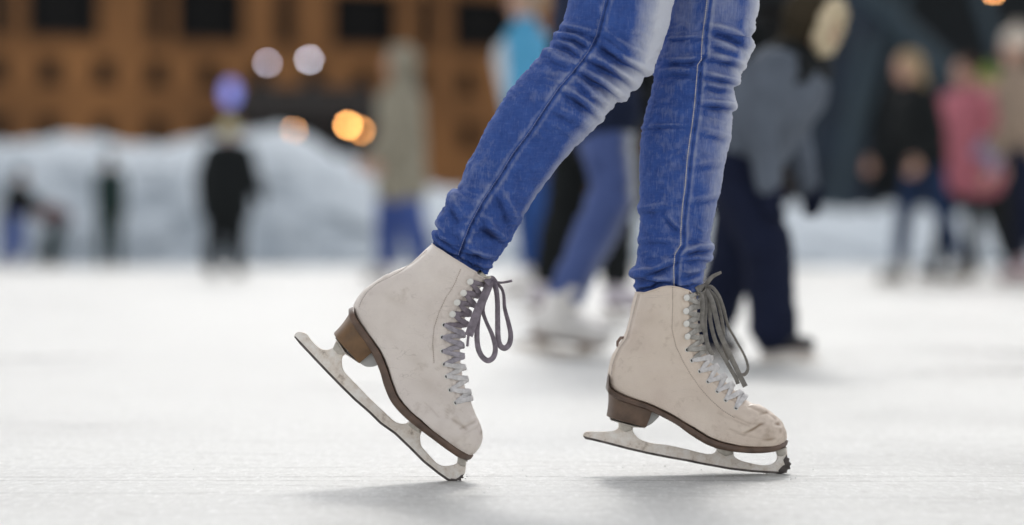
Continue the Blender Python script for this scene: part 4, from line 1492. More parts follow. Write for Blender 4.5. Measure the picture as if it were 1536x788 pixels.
skate_R, bvR = skate("standing skate of cream leather with scuffed toe and long grey laces", D_R, R_ribs, R_lower, R_blade, strip(R_edge_b, 3.4),
      [(911.5, 581), (909.5, 624), (967.5, 639), (977, 613)], [(968, 638), (974.5, 613), (989, 619), (982, 629), (975, 635)],
      [(1027.5, 446.7), (1027, 466.6), (1027.5, 485), (1029.2, 504)],
      [(1030.8, 525), (1038, 541), (1049.8, 557), (1062, 572.6), (1076, 587.2), (1088.6, 600.6), (1104, 612.5)],
      LEATH_R, HEEL_B, 10.0,
      [([(1009, 431), (1009, 460), (1008, 495), (1014, 520), (1024, 541), (1036, 562), (1050, 582), (1066, 600), (1084, 616), (1102, 627)], THREAD_D),
       ([(957, 442), (950, 470), (944, 495), (940, 508), (931, 520), (924, 533), (919, 548), (917, 562)], THREAD)],
      (3, 5), LACE_G, R_bow, [(1050, 432), (1048, 440)],
      [([(957, 442), (949, 475), (942, 505), (930, 523), (921, 542), (917.5, 570)], 0.0006, 2.0),
       ([(950, 520), (968, 500), (985, 488)], 0.0008, 9.0), ([(945, 545), (985, 535), (1020, 540)], 0.0006, 10.0),
       ([(1112, 646), (1125, 640), (1138, 633)], 0.0009, 2.0), ([(1138, 620), (1150, 619), (1162, 628)], 0.0006, 2.5), ([(1122, 608), (1136, 615), (1142, 617)], 0.0007, 2.5),
       ([(1090, 640), (1112, 650)], 0.0006, 2.0), ([(1098, 622), (1120, 632), (1140, 634)], 0.0006, 2.6), ([(1160, 634), (1168, 636)], 0.0008, 2.6), ([(1140, 656), (1158, 655)], 0.0006, 2.0)],
      marks=[(1134, 604, 7, 2.6, 8, 0.75), (1147, 618, 8, 2.0, -10, 0.55), (1165, 634, 3, 2.2, 20, 0.7), (1150, 657, 9, 1.8, -5, 0.6), (1127, 640, 12, 1.6, -28, 0.8), (1104, 630, 20, 1.5, 22, 0.35), (1118, 650, 14, 1.3, 15, 0.3), (1060, 600, 40, 22, 30, 0.15), (970, 480, 16, 10, 0, 0.12), (1157, 648, 20, 8, 0, 0.15)],
      pick=[(1174.5, 690), (1180, 681.5), (1180.8, 686), (1184, 688), (1183.2, 691.5), (1187, 696), (1184.4, 699), (1185.4, 703.4), (1181.2, 704.4), (1179.6, 709), (1170, 711), (1167, 706), (1173, 699), (1177, 697)],
      plate_pts=[strip([(915, 628), (950, 637.5), (967, 639.5)], -2.0), strip([(1070, 669.5), (1102, 675)], -2.5), strip([(1157, 675.5), (1178, 669.5)], -2.0)],
      posts=[[(929, 631), (948.5, 636), (948.5, 645), (938, 648), (928.5, 643)], [(1078, 669), (1098, 674), (1100, 681), (1088, 684), (1075, 677)], [(1163, 674), (1177, 670), (1179.5, 679), (1174, 684), (1165.5, 684)]])
# pull tab / back strap end seen as a small bump on the standing skate's back, small dark tab on the other
bm = bmesh.new()
tube(bm, [P(941, 506, D_R - 0.006), P(931, 507, D_R - 0.006), P(926.5, 513, D_R - 0.005), P(925.5, 520, D_R - 0.004)], [0.0018, 0.0022, 0.0020, 0.0012], 8)
bm_obj("heel_tab", bm, simple("tab_leather", (0.22, 0.15, 0.12), 0.6), skate_R, True)
bm = bmesh.new()
tube(bm, [P(579, 414, D_L - 0.004), P(585, 410.8, D_L - 0.004), P(590, 409.8, D_L - 0.004)], [0.0012, 0.0016, 0.0010], 8)
bm_obj("heel_tab", bm, simple("tab_dark", (0.06, 0.05, 0.05), 0.6), skate_L, True)

# ------------------------------------------------------------------ skaters behind
def at_ground(px, py_ground):
    d = ground_d(py_ground)
    p = P(px, py_ground, d)
    return (p.x, d, 0)


cream_boot = simple("cream_boot", (0.55, 0.50, 0.46), 0.5)
white_boot = simple("white_boot", (0.80, 0.77, 0.74), 0.5)
lilac_boot = simple("lilac_boot", (0.60, 0.55, 0.60), 0.5)
black_boot = simple("black_boot", (0.03, 0.03, 0.035), 0.5)
grey_boot = simple("grey_boot", (0.25, 0.24, 0.22), 0.5)
pinkish_boot = simple("pinkish_boot", (0.62, 0.48, 0.50), 0.5)
c_navy = cloth("navy", (0.011, 0.015, 0.036))
c_navy2 = cloth("navy_coat", (0.015, 0.022, 0.05))
c_black = cloth("black", (0.012, 0.014, 0.015))
c_jean_bg = cloth("mid_blue_denim", (0.06, 0.10, 0.30))
c_jean_lt = cloth("royal_blue_denim", (0.03, 0.08, 0.26))
c_dkjean = cloth("dark_blue_denim", (0.018, 0.035, 0.085))
c_grey = cloth("grey_blue", (0.12, 0.14, 0.175))
c_sky = cloth("sky_blue", (0.10, 0.38, 0.62))
c_white = cloth("white", (0.62, 0.66, 0.70))
c_olive = cloth("grey_green", (0.30, 0.275, 0.215))
c_pink = cloth("pink", (0.50, 0.17, 0.21))
c_tan = cloth("tan", (0.34, 0.26, 0.20))
c_cream = cloth("cream", (0.66, 0.58, 0.50))
c_brown = cloth("dark_brown", (0.045, 0.035, 0.022))
c_fur = cloth("cream_fur", (0.62, 0.52, 0.36))
c_yellow = cloth("pale_yellow", (0.60, 0.58, 0.36))
c_lime = cloth("lime", (0.20, 0.28, 0.06))
c_lilac = cloth("lilac", (0.38, 0.34, 0.50))
c_maroon = cloth("maroon", (0.10, 0.03, 0.04))
c_orange = cloth("rust", (0.13, 0.05, 0.025))
c_green = cloth("dark_green", (0.018, 0.035, 0.032))
h_blond = cloth("blond_hair", (0.42, 0.31, 0.18))
h_brown = cloth("dark_brown_hair", (0.05, 0.03, 0.02))
h_fair = cloth("fair_hair", (0.40, 0.30, 0.22))

# faded jeans with a pale thigh front for the second skater
def bg_faded():
    m, nt, b = nodes_of("faded_denim_behind")
    v = coords(nt)
    at = N(nt, "ShaderNodeAttribute")
    at.attribute_name = "fade"
    c = ramp(nt, noisef(nt, v, 12, 4), [(0.3, (0.045, 0.075, 0.22)), (0.7, (0.08, 0.12, 0.31))]).outputs[0]
    c = mixc(nt, at.outputs["Fac"], c, (0.62, 0.64, 0.66))
    nt.links.new(c, b.inputs["Base Color"])
    b.inputs["Roughness"].default_value = 0.85
    return m


c_fadedbg = bg_faded()

S = {}
bx_, J2, I2 = person_fig("person in faded jeans, dark coat and white skates seen between the main skater's legs",
                         at_ground(884, 532), 1.66, R(6), 14, [(8, 34, 3), (12, 36, 2)], [(20, 30, 8), (-10, 30, 12)], c_navy2, c_fadedbg, white_boot,
                         hair=(h_brown, 'long'), gloves=c_black, coat_len=0.42, puffy=1.0)
for ch in bx_.children:
    if ch.name.startswith("trousers"):
        n_ = len(ch.data.vertices)
        co = np.empty(n_ * 3, np.float32)
        ch.data.vertices.foreach_get("co", co)
        co = co.reshape(-1, 3)
        f = np.zeros(n_)
        for nm in 'rl':
            h0, k0, a0 = (np.array(J2[q + nm]) for q in ('hip', 'kn', 'an'))
            for (pp, qq, stg) in ((h0, k0, 0.85), (k0, a0, 0.25)):
                dv = qq - pp
                t = np.clip(((co - pp) @ dv) / (dv @ dv), 0, 1)
                cl = pp + t[:, None] * dv
                rel = co - cl
                L = np.linalg.norm(rel, axis=1)
                fr = rel @ np.array(I2['Fw']) / (L + 1e-6)
                f = np.maximum(f, np.clip((fr - 0.35) / 0.4, 0, 1) * stg * (L < 0.11))
        set_attr(ch, "fade", f)

person_fig("person all in black with lilac-white skates, half hidden behind the skater in faded jeans",
           at_ground(876, 478), 1.72, R(12), 8, [(14, 14, 4), (-6, 8, 4)], [(18, 35, 10), (-14, 20, 12)], c_black, c_black, lilac_boot,
           hair=(h_brown, 'short'), gloves=c_black, baggy=1.3, coat_len=0.5)
bd, _, Ib = person_fig("fair-headed person in white and sky blue jacket seen above the main skater's trailing knee",
           at_ground(800, 448), 1.80, R(160), 4, [(12, 16, 3), (-8, 10, 3)], [(-6, 22, 6), (-16, 24, 12)], c_sky, c_jean_lt, white_boot,
           hair=(h_fair, 'short'), gloves=c_sky, puffy=1.0)
# white front panel on that jacket
bm = bmesh.new()
capsule(bm, Ib['chest'] + Ib['Fw'] * 0.06 - Ib['Lf'] * -0.05, 0.125, Ib['pelvis'] + Ib['Fw'] * 0.05 + Ib['tdir'] * 0.12 + Ib['Lf'] * 0.05, 0.10)
capsule(bm, Ib['chest'] + Ib['Fw'] * 0.09, 0.12, Ib['pelvis'] + Ib['Fw'] * 0.075 + Ib['tdir'] * 0.05, 0.085)
fuse("jacket_front", bm, c_white, 0.01, bd, 3, 0.006, 4.0)

# child bending forward
kid, Jk, Ik = person_fig("leaning child in grey-blue top, fur-trimmed hood and baggy navy trousers",
           at_ground(1106, 540), 1.04, R(-26), 36, [(26, 20, 5), (-8, 16, 8)], [(-14, 24, 10), (-20, 34, 12)], c_grey, c_navy, black_boot,
           hood=(c_brown, True), trim=c_fur, cuff=0.92, sole_m=cream_boot, gloves=c_navy, puffy=1.32, baggy=1.75, mass=1.1, head_pitch=0)
bm = bmesh.new()
capsule(bm, Ik['neck'] - Ik['Lf'] * 0.07 - Ik['tdir'] * 0.03, 0.075, Ik['neck'] + Ik['Lf'] * 0.07 - Ik['tdir'] * 0.03, 0.075)
capsule(bm, Ik['neck'] - Ik['tdir'] * 0.01, 0.07, Ik['chest'] + Ik['tdir'] * 0.03, 0.088)
fuse("jacket_yoke", bm, c_black, 0.008, kid, 3, 0.005, 5.0)
person_fig("person in grey-green hooded jacket and blue jeans right of the orange lamps",
           at_ground(604, 426), 1.80, R(186), 3, [(13, 12, 3), (-7, 8, 4)], [(10, 30, 8), (4, 26, 10)], c_olive, c_jean_bg, white_boot,
           hood=(c_olive, True), puffy=1.3, coat_len=0.5, baggy=1.5, mass=1.05)
person_fig("person in long black jacket and pale yellow hat, standing below the violet glowing sign",
           at_ground(338, 417), 1.40, R(70), 10, [(12, 12, 0), (-6, 10, 1)], [(10, 20, 14), (-6, 20, 20)], c_black, c_black, black_boot,
           hat=c_yellow, gloves=c_black, puffy=1.5, mass=1.2, coat_len=0.35, baggy=1.7)
person_fig("slim child in dark green standing alone before the snow bank",
           at_ground(165, 404), 1.38, R(90), 2, [(6, 8, 1), (-4, 8, 1)], [(4, 10, 2), (2, 10, 2)], c_green, c_green, black_boot,
           hat=c_green, puffy=1.0, mass=1.0, baggy=1.25)
person_fig("child in black jacket and blue jeans at the far left edge of the rink",
           at_ground(18, 403), 1.25, R(20), 16, [(18, 26, 3), (-8, 14, 4)], [(40, 20, 8), (30, 24, 8)], c_black, c_jean_bg, white_boot,
           hat=c_black, puffy=1.55, baggy=1.5)
person_fig("child in maroon and dark trousers bending far forward at the left edge",
           at_ground(90, 402), 1.18, R(175), 72, [(28, 10, 2), (8, 8, 3)], [(85, 10, 4), (75, 12, 6)], c_maroon, c_green, black_boot,
           hat=c_maroon, puffy=1.4, head_pitch=20, baggy=1.8)
person_fig("blond person in black jacket and dark jeans walking toward the main skater at the right",
           at_ground(1388, 430), 1.70, R(200), 12, [(16, 12, 3), (-12, 10, 3)], [(4, 40, 8), (-12, 50, 14)], c_black, c_dkjean, grey_boot,
           hair=(h_blond, 'long'), puffy=1.2, head_pitch=8)
person_fig("person in pink jacket and black leggings beside the blond skater",
           at_ground(1456, 426), 1.76, R(215), 6, [(22, 12, 4), (-18, 6, 5)], [(30, 50, 14), (-14, 30, 10)], c_pink, c_black, black_boot,
           hair=(h_brown, 'short'), puffy=1.25, coat_len=0.3)
person_fig("person in tan jacket and cream hat cut off by the right edge of the photo",
           at_ground(1536, 429), 1.86, R(150), 6, [(8, 10, 3), (-10, 12, 3)], [(14, 40, 10), (-8, 30, 12)], c_tan, c_navy, pinkish_boot,
           hat=c_cream, puffy=1.15, gloves=c_lilac)
person_fig("person in lime green hat between the pink jacket and the tan jacket",
           at_ground(1484, 421), 1.76, R(230), 4, [(10, 12, 2), (-8, 8, 3)], [(12, 50, 6), (-6, 40, 8)], c_black, c_black, black_boot,
           hat=c_lime, scarf=c_lilac, puffy=1.0)

# ------------------------------------------------------------------ ground, ice, snow banks
def grid(name, x0, x1, y0, y1, nx, ny, z, mat, fn=None):
    xs, ys = np.linspace(x0, x1, nx), np.linspace(y0, y1, ny)
    verts = []
    for y in ys:
        for x in xs:
            verts.append((x, y, z + (fn(x, y) if fn else 0)))
    faces = [(j * nx + i, j * nx + i + 1, (j + 1) * nx + i + 1, (j + 1) * nx + i) for j in range(ny - 1) for i in range(nx - 1)]
    return mesh_obj(name, verts, faces, mat)


def ice_mat():
    m, nt, b = nodes_of("scuffed_ice")
    v = coords(nt)
    big = noisef(nt, v, 1.1, 5, 0.6)
    c = ramp(nt, big, [(0.30, (0.545, 0.548, 0.530)), (0.52, (0.605, 0.605, 0.585)), (0.72, (0.655, 0.655, 0.632))]).outputs[0]
    # grooves and skate tracks mostly across the view, at two headings
    tr = None
    hsum = None
    for (rz, sx, sc, th, amt, sd) in ((0.03, 0.045, 16.0, 0.62, 0.34, 0.0), (-0.10, 0.06, 26.0, 0.635, 0.30, 9.0), (0.35, 0.07, 22.0, 0.66, 0.28, 21.0), (-0.55, 0.08, 20.0, 0.67, 0.25, 33.0)):
        tc = nt.nodes.new("ShaderNodeTexCoord")
        mp = nt.nodes.new("ShaderNodeMapping")
        mp.inputs["Rotation"].default_value = (0, 0, rz)
        mp2 = nt.nodes.new("ShaderNodeMapping")
        mp2.inputs["Scale"].default_value = (sx, 1, 1)
        mp2.inputs["Location"].default_value = (sd, sd, 0)
        nt.links.new(tc.outputs["Object"], mp.inputs[0])
        nt.links.new(mp.outputs[0], mp2.inputs[0])
        n = noisef(nt, mp2.outputs[0], sc, 5, 0.62)
        r = ramp(nt, n, [(th, 0.0), (th + 0.06, 1.0)]).outputs[0]
        f = N(nt, "ShaderNodeMath", _operation='MULTIPLY')
        nt.links.new(r, f.inputs[0])
        f.inputs[1].default_value = amt
        c = mixc(nt, f.outputs[0], c, (0.42, 0.425, 0.41))
        if hsum is None:
            hsum = n
        else:
            ad = N(nt, "ShaderNodeMath", _operation='ADD')
            nt.links.new(hsum, ad.inputs[0])
            nt.links.new(n, ad.inputs[1])
            hsum = ad.outputs[0]
    # a few long skate cuts
    for (y0, slope, amp, w_, amt) in ((ground_d(715), 0.010, 0.05, 0.0060, 0.8), (ground_d(721), -0.015, 0.06, 0.0050, 0.7), (ground_d(700), 0.03, 0.08, 0.005, 0.45),
                                     (ground_d(745), -0.06, 0.10, 0.004, 0.5), (ground_d(660), 0.05, 0.2, 0.008, 0.4), (ground_d(768), 0.09, 0.10, 0.004, 0.45), (ground_d(728), 0.22, 0.05, 0.004, 0.45), (ground_d(735), -0.18, 0.05, 0.004, 0.4), (ground_d(690), -0.3, 0.1, 0.006, 0.35), (ground_d(590), 0.0, 0.5, 0.02, 0.22)):
        tc = nt.nodes.new("ShaderNodeTexCoord")
        sp_ = nt.nodes.new("ShaderNodeSeparateXYZ")
        nt.links.new(tc.outputs["Object"], sp_.inputs[0])
        cb = nt.nodes.new("ShaderNodeCombineXYZ")
        nt.links.new(sp_.outputs[0], cb.inputs[0])
        cb.inputs[1].default_value = y0 * 7
        wob = noisef(nt, cb.outputs[0], 1.3, 3, 0.5)
        a1 = N(nt, "ShaderNodeMath", _operation='MULTIPLY_ADD')
        nt.links.new(sp_.outputs[0], a1.inputs[0])
        a1.inputs[1].default_value = -slope
        nt.links.new(sp_.outputs[1], a1.inputs[2])
        a2 = N(nt, "ShaderNodeMath", _operation='MULTIPLY_ADD')
        nt.links.new(wob, a2.inputs[0])
        a2.inputs[1].default_value = amp
        nt.links.new(a1.outputs[0], a2.inputs[2])
        a3 = N(nt, "ShaderNodeMath", _operation='SUBTRACT')
        nt.links.new(a2.outputs[0], a3.inputs[0])
        a3.inputs[1].default_value = y0 + amp * 0.5
        a4 = N(nt, "ShaderNodeMath", _operation='ABSOLUTE')
        nt.links.new(a3.outputs[0], a4.inputs[0])
        a5 = N(nt, "ShaderNodeMapRange")
        nt.links.new(a4.outputs[0], a5.inputs[0])
        a5.inputs[1].default_value = 0
        a5.inputs[2].default_value = w_ * 2.2
        a5.inputs[3].default_value = amt
        a5.inputs[4].default_value = 0
        brk = ramp(nt, noisef(nt, cb.outputs[0], 9.0, 4, 0.8), [(0.40, 0.15), (0.60, 1.0)]).outputs[0]
        a6 = N(nt, "ShaderNodeMath", _operation='MULTIPLY')
        nt.links.new(a5.outputs[0], a6.inputs[0])
        nt.links.new(brk, a6.inputs[1])
        c = mixc(nt, a6.outputs[0], c, (0.26, 0.255, 0.24))
    # frost grain, drawn out along the depth so that it still reads at a grazing view
    vg = coords(nt, (1.0, 0.30, 1.0))
    vg.node.inputs['Rotation'].default_value = (0, 0, 0.5)
    g1 = noisef(nt, vg, 95, 5, 0.8)
    s = ramp(nt, g1, [(0.38, 0.34), (0.50, 0.0)]).outputs[0]
    c = mixc(nt, s, c, (0.40, 0.40, 0.385))
    s = ramp(nt, g1, [(0.53, 0.0), (0.68, 0.75)]).outputs[0]
    c = mixc(nt, s, c, (0.86, 0.86, 0.85))
    g2 = noisef(nt, coords(nt, (0.45, 0.5, 1.0)), 26, 6, 0.8)
    s = ramp(nt, g2, [(0.56, 0.0), (0.66, 0.55)]).outputs[0]
    c = mixc(nt, s, c, (0.36, 0.35, 0.33))
    # shaved-ice speckle
    sp = noisef(nt, v, 260, 4, 0.7)
    s = ramp(nt, sp, [(0.56, 0.0), (0.70, 0.7)]).outputs[0]
    c = mixc(nt, s, c, (0.88, 0.88, 0.88))
    dirt = noisef(nt, v, 70, 5, 0.75)
    s = ramp(nt, dirt, [(0.66, 0.0), (0.74, 0.5)]).outputs[0]
    c = mixc(nt, s, c, (0.42, 0.39, 0.34))
    nt.links.new(c, b.inputs["Base Color"])
    rr = ramp(nt, big, [(0.3, 0.24), (0.7, 0.55)]).outputs[0]
    nt.links.new(rr, b.inputs["Roughness"])
    b.inputs["Specular IOR Level"].default_value = 0.28
    mm = N(nt, "ShaderNodeMath", _operation='MULTIPLY_ADD')
    nt.links.new(sp, mm.inputs[0])
    mm.inputs[1].default_value = 0.6
    nt.links.new(hsum, mm.inputs[2])
    bump(nt, b, mm.outputs[0], 0.5, 0.006)
    return m


ICE = ice_mat()


def snow_mat(name, lo, hi):
    m, nt, b = nodes_of(name)
    v = coords(nt)
    c = ramp(nt, noisef(nt, v, 2.2, 6, 0.65), [(0.3, lo), (0.7, hi)]).outputs[0]
    nt.links.new(c, b.inputs["Base Color"])
    b.inputs["Roughness"].default_value = 0.8
    bump(nt, b, noisef(nt, v, 14, 6, 0.7), 0.5, 0.03)
    return m


SNOWM = snow_mat("bank_snow", (0.38, 0.44, 0.50), (0.53, 0.585, 0.64))
GSNOW = snow_mat("ground_snow", (0.60, 0.62, 0.66), (0.74, 0.76, 0.78))
g = grid("ground", -500, 500, -120, 900, 12, 12, -0.008, GSNOW)
tag(g, kind="structure")
ice = grid("ice_rink", -46, 46, -20, 33, 60, 40, 0.0, ICE)
tag(ice, kind="structure")


def bank_h(px):
    return -0.17 + float(np.interp(px, [-1400, -300, 0, 120, 200, 330, 370, 410, 460, 520, 600, 700, 800, 1200, 1536, 2600], [1.9, 1.9, 1.92, 1.97, 1.87, 1.93, 2.06, 2.04, 1.86, 1.64, 1.45, 1.15, 0.88, 0.88, 0.92, 0.9]))


def bank():
    xs = np.linspace(-40, 40, 900)
    prof = np.linspace(0, 1, 80)
    verts, faces = [], []
    for x in xs:
        px = CX + FPX * x / 35.0
        h = bank_h(px)
        for q in prof:
            # front slope, crest, back slope
            y = 31.8 + q * 8.5
            zz = h * min(1.0, math.sin(min(q / 0.42, 1.0) * math.pi / 2) ** 0.85) * (1 if q < 0.5 else max(0.0, math.cos((q - 0.5) / 0.5 * math.pi / 2)))
            nz = 1.7 * noise.fractal(Vector((x * 1.9, y * 1.9, 3.0)), 0.8, 2.0, 6)
            nb = noise.fractal(Vector((x * 0.4, y * 0.4, 8.0)), 1.0, 2.0, 3)
            zz += (nz * 0.11 + nb * 0.10) * min(1, zz / 0.4 + 0.02)
            yy = y + nz * 0.25
            verts.append((x, yy, max(zz, -0.05) if q > 0 else -0.03))
    m = len(prof)
    for i in range(len(xs) - 1):
        for j in range(m - 1):
            faces.append((i * m + j, i * m + j + 1, (i + 1) * m + j + 1, (i + 1) * m + j))
    o = mesh_obj("snow_bank", verts, [f[::-1] for f in faces], SNOWM)
    tag(o, kind="structure")


bank()

# loose shaved ice near the skates
def crumbs():
    bm = bmesh.new()
    for k in range(200):
        if k < 170:
            cx_, cy_ = random.choice([(P(690, 720, D_L).x, D_L), (P(1170, 711, D_R).x, D_R), (P(1040, 705, D_R).x, D_R)])
            x, y = random.gauss(cx_, 0.09), random.gauss(cy_, 0.10)
        else:
            x, y = random.uniform(-0.9, 0.9), random.uniform(2.65, 4.6)
        r = 0.0004 + 0.0009 * random.random() ** 4
        m = Matrix.Translation((x, y, r * 0.3)) @ Matrix.Rotation(random.random() * 6, 4, 'Z') @ Matrix.Diagonal((r * random.uniform(.8, 1.8), r * random.uniform(.8, 1.4), r * 0.8, 1))
        bmesh.ops.create_icosphere(bm, subdivisions=1, radius=1, matrix=m)
    o = bm_obj("ice_shavings", bm, snow_mat("shaved_ice", (0.75, 0.76, 0.76), (0.86, 0.86, 0.86)), None, True)
    tag(o, "loose white ice shavings scattered over the rink around both skates", "ice shavings", kind="stuff")


crumbs()

# ------------------------------------------------------------------ building behind the snow bank
OCHRE = simple("ochre_stucco", (0.28, 0.125, 0.042), 0.85, var=0.38, scale=0.22, bmp=0.4, bscale=6, bdist=0.02)  # broad tone patches put uneven light into the wall colour
OCHRE_D = simple("brown_stone_trim", (0.11, 0.055, 0.026), 0.85, var=0.2, scale=2)
PANE = simple("dark_window_glass", (0.010, 0.010, 0.010), 0.5, var=0.1, spec=0.12)
FRAME_W = simple("dark_window_frame", (0.03, 0.025, 0.02), 0.6)


def building(origin, ang, length, height, rows, name, label, wallm, depth=10.0):
    """rows: (z centre, half height, [(t centre, half width, arched)])"""
    root = empty(name, (origin[0], origin[1], 0))
    root.rotation_euler = (0, 0, ang)
    tag(root, label, "building")
    opens = []
    for zc, hh, lst in rows:
        for t, hw in lst:
            opens.append((t - hw, t + hw, zc - hh, zc + hh))
    zs = sorted({0.0, height} | {round(o[2], 3) for o in opens} | {round(o[3], 3) for o in opens})
    bm = bmesh.new()
    # wall in horizontal bands with gaps where the windows are; recess 0.35 m
    for z0, z1 in zip(zs, zs[1:]):
        cuts = sorted((o[0], o[1]) for o in opens if o[2] <= z0 + 1e-3 and o[3] >= z1 - 1e-3)
        x = 0.0
        spans = []
        for a, b in cuts:
            if a > x:
                spans.append((x, a))
            x = b
        spans.append((x, length))
        for a, b in spans:
            if b - a > 0.01:
                box(bm, ((a + b) / 2, 0.2, (z0 + z1) / 2), (b - a, 0.4, z1 - z0))
    box(bm, (length / 2, depth / 2 + 0.45, height / 2), (length, depth, height))
    bm_obj("wall", bm, wallm, root)
    bm = bmesh.new()
    box(bm, (length / 2, -0.15, height + 0.15), (length + 0.5, 0.6, 0.35))
    bm_obj("cornice", bm, OCHRE_D, root)
    bm = bmesh.new()
    v = [(-.4, -.6, height + .33), (length + .4, -.6, height + .33), (length + .4, depth + .9, height + .33), (-.4, depth + .9, height + .33), (1.5, depth / 2, height + 3), (length - 1.5, depth / 2, height + 3)]
    vs = [bm.verts.new(p) for p in v]
    for f in ((0, 1, 5, 4), (1, 2, 5), (2, 3, 4, 5), (3, 0, 4), (0, 3, 2, 1)):
        bm.faces.new([vs[i] for i in f])
    bm_obj("roof", bm, simple("dark_roof", (0.05, 0.045, 0.045), 0.7), root)
    for a, b, z0, z1 in opens:
        bm = bmesh.new()
        w = 0.07
        box(bm, ((a + b) / 2, 0.30, z0 + w / 2), (b - a, 0.08, w))
        box(bm, ((a + b) / 2, 0.30, z1 - w / 2), (b - a, 0.08, w))
        for x in (a + w / 2, b - w / 2):
            box(bm, (x, 0.30, (z0 + z1) / 2), (w, 0.08, z1 - z0 - 2 * w))
        box(bm, ((a + b) / 2, 0.31, (z0 + z1) / 2), (0.05, 0.05, z1 - z0 - 2 * w))
        fo = bm_obj("window", bm, FRAME_W, root)
        bm = bmesh.new()
        box(bm, ((a + b) / 2, 0.34, (z0 + z1) / 2), (b - a - 0.01, 0.02, z1 - z0 - 0.01))
        bm_obj("pane", bm, PANE, fo)
        bm = bmesh.new()
        box(bm, ((a + b) / 2, -0.05, z0 - 0.06), (b - a + 0.2, 0.2, 0.1))
        bm_obj("sill", bm, OCHRE_D, fo)
    return root


# facade runs away to the right; find t for each window's pixel
FA = R(22)
FY0 = 84.0
FX0 = (-1500 - CX) / FPX * FY0


def t_of(px):
    k = (px - CX) / FPX
    # FX0 + t cos = k (FY0 + t sin)
    return (k * FY0 - FX0) / (math.cos(FA) - k * math.sin(FA))


def z_of(px, py):
    t = t_of(px)
    d = FY0 + t * math.sin(FA)
    return P(px, py, d).z


cols = [-1350, -1270, -1190, -1110, -1030, -950, -875, -795, -716, -637, -558, -479, -400, -321, -242, -163, -84, -5, 76, 157, 236, 314, 392, 470, 548, 626, 704, 782, 860]
row3 = [(t_of(x), 0.40) for x in cols]
row2 = [(t_of(x), 0.42) for x in cols]
z2, z3 = z_of(157, 107), z_of(157, 192)
big = [(t_of(x), 1.50) for x in (-1020, -780, -560, -340, -125, 96, 316, 548, 726)]
small1 = [(t_of(x), 0.40) for x in (235, 430, 640, 0)]
z1 = z_of(157, 14)
z0_ = z2 + (z2 - z3)
length = t_of(1010)
lst1 = sorted(big + small1)
building((FX0, FY0, 0), FA, length, 18.0,
         [(z3, 0.50, row3), (z2, 0.52, row2), (z_of(157, 14), 1.15, lst1), (z_of(157, -90), 0.8, row2), (1.2, 0.8, row3)],
         "apartment_building", "long ochre brown building with rows of small dark windows behind the snow bank", OCHRE)

# added dark building, hides the bright sky to give night darkness on the right
DK = simple("dark_facade", (0.010, 0.014, 0.018), 0.8, var=0.3, scale=0.8)
building((3.5, 70.0, 0), R(-4), 80.0, 20.0, [(3.0, 0.8, [(4 + 3.2 * k, 0.6) for k in range(23)]), (6.6, 0.8, [(4 + 3.2 * k, 0.6) for k in range(23)]), (10.2, 0.8, [(4 + 3.2 * k, 0.6) for k in range(23)])],
         "backdrop_building", "added near-black backdrop building hiding the sky behind the stage", DK)

# ------------------------------------------------------------------ stage structure with slanted beams, right
BLUE_DK = simple("dark_blue_tarpaulin", (0.009, 0.021, 0.040), 0.6, var=0.35, scale=1.2, bmp=0.5, bscale=3, bdist=0.05)
BEAM = simple("blue_grey_beam", (0.024, 0.046, 0.062), 0.5, var=0.2)
stage = empty("stage_tower", tuple(P(1380, 380, 44.0)[:2]) + (0,))
tag(stage, "dark blue stage tower of slanted beams and tarpaulin behind the skaters at the right", "stage")
sx, sy = stage.location.x, stage.location.y


def rel(px, py, d):
    p = P(px, py, d)
    return Vector((p.x - sx, p.y - sy, p.z))


bm = bmesh.new()
# slanted tarpaulin prism on the left of the tower
tri = [(1196, 365), (1212, 180), (1262, -30), (1330, -330), (1420, -330), (1330, -30), (1300, 180), (1296, 365)]
vs0 = [bm.verts.new(rel(x, y, 43.0)) for x, y in tri]
vs1 = [bm.verts.new(rel(x, y, 45.0)) for x, y in tri]
bm.faces.new(vs0)
bm.faces.new(vs1[::-1])
for i in range(len(tri)):
    j = (i + 1) % len(tri)
    bm.faces.new((vs0[j], vs0[i], vs1[i], vs1[j]))
bm_obj("tarpaulin", bm, BLUE_DK, stage)
bm = bmesh.new()
box(bm, rel(1490, 180, 47.5), (5.6, 1.5, 9.0))  # black panel added to cover the sky with night darkness
bm_obj("night_panel", bm, simple("night_panel_black", (0.008, 0.011, 0.013), 0.9), stage)
bm = bmesh.new()
box(bm, rel(1400, 345, 45.0) * 1.0, (5.2, 1.6, 1.1))
bm_obj("platform", bm, simple("navy_platform", (0.012, 0.022, 0.045), 0.7), stage)
for (a, b, r_) in (((1268, -40), (1460, 140), 0.20), ((1460, -40), (1500, 90), 0.12), ((1300, 60), (1250, 330), 0.12), ((1360, 60), (1440, 150), 0.16), ((1420, -200), (1240, 330), 0.10), ((1460, 140), (1480, 340), 0.12)):
    bm = bmesh.new()
    tube(bm, [rel(a[0], a[1], 43.0 if r_ != 0.12 else 42.6), rel(b[0], b[1], 43.0 if r_ != 0.12 else 42.6)], r_, 10)
    bm_obj("beam", bm, BEAM, stage)

# pale bluish block seen at the tower's foot
# ------------------------------------------------------------------ dark hut and lamps left
HUTM = simple("dark_hut_boards", (0.014, 0.010, 0.009), 0.9, var=0.3, scale=2)


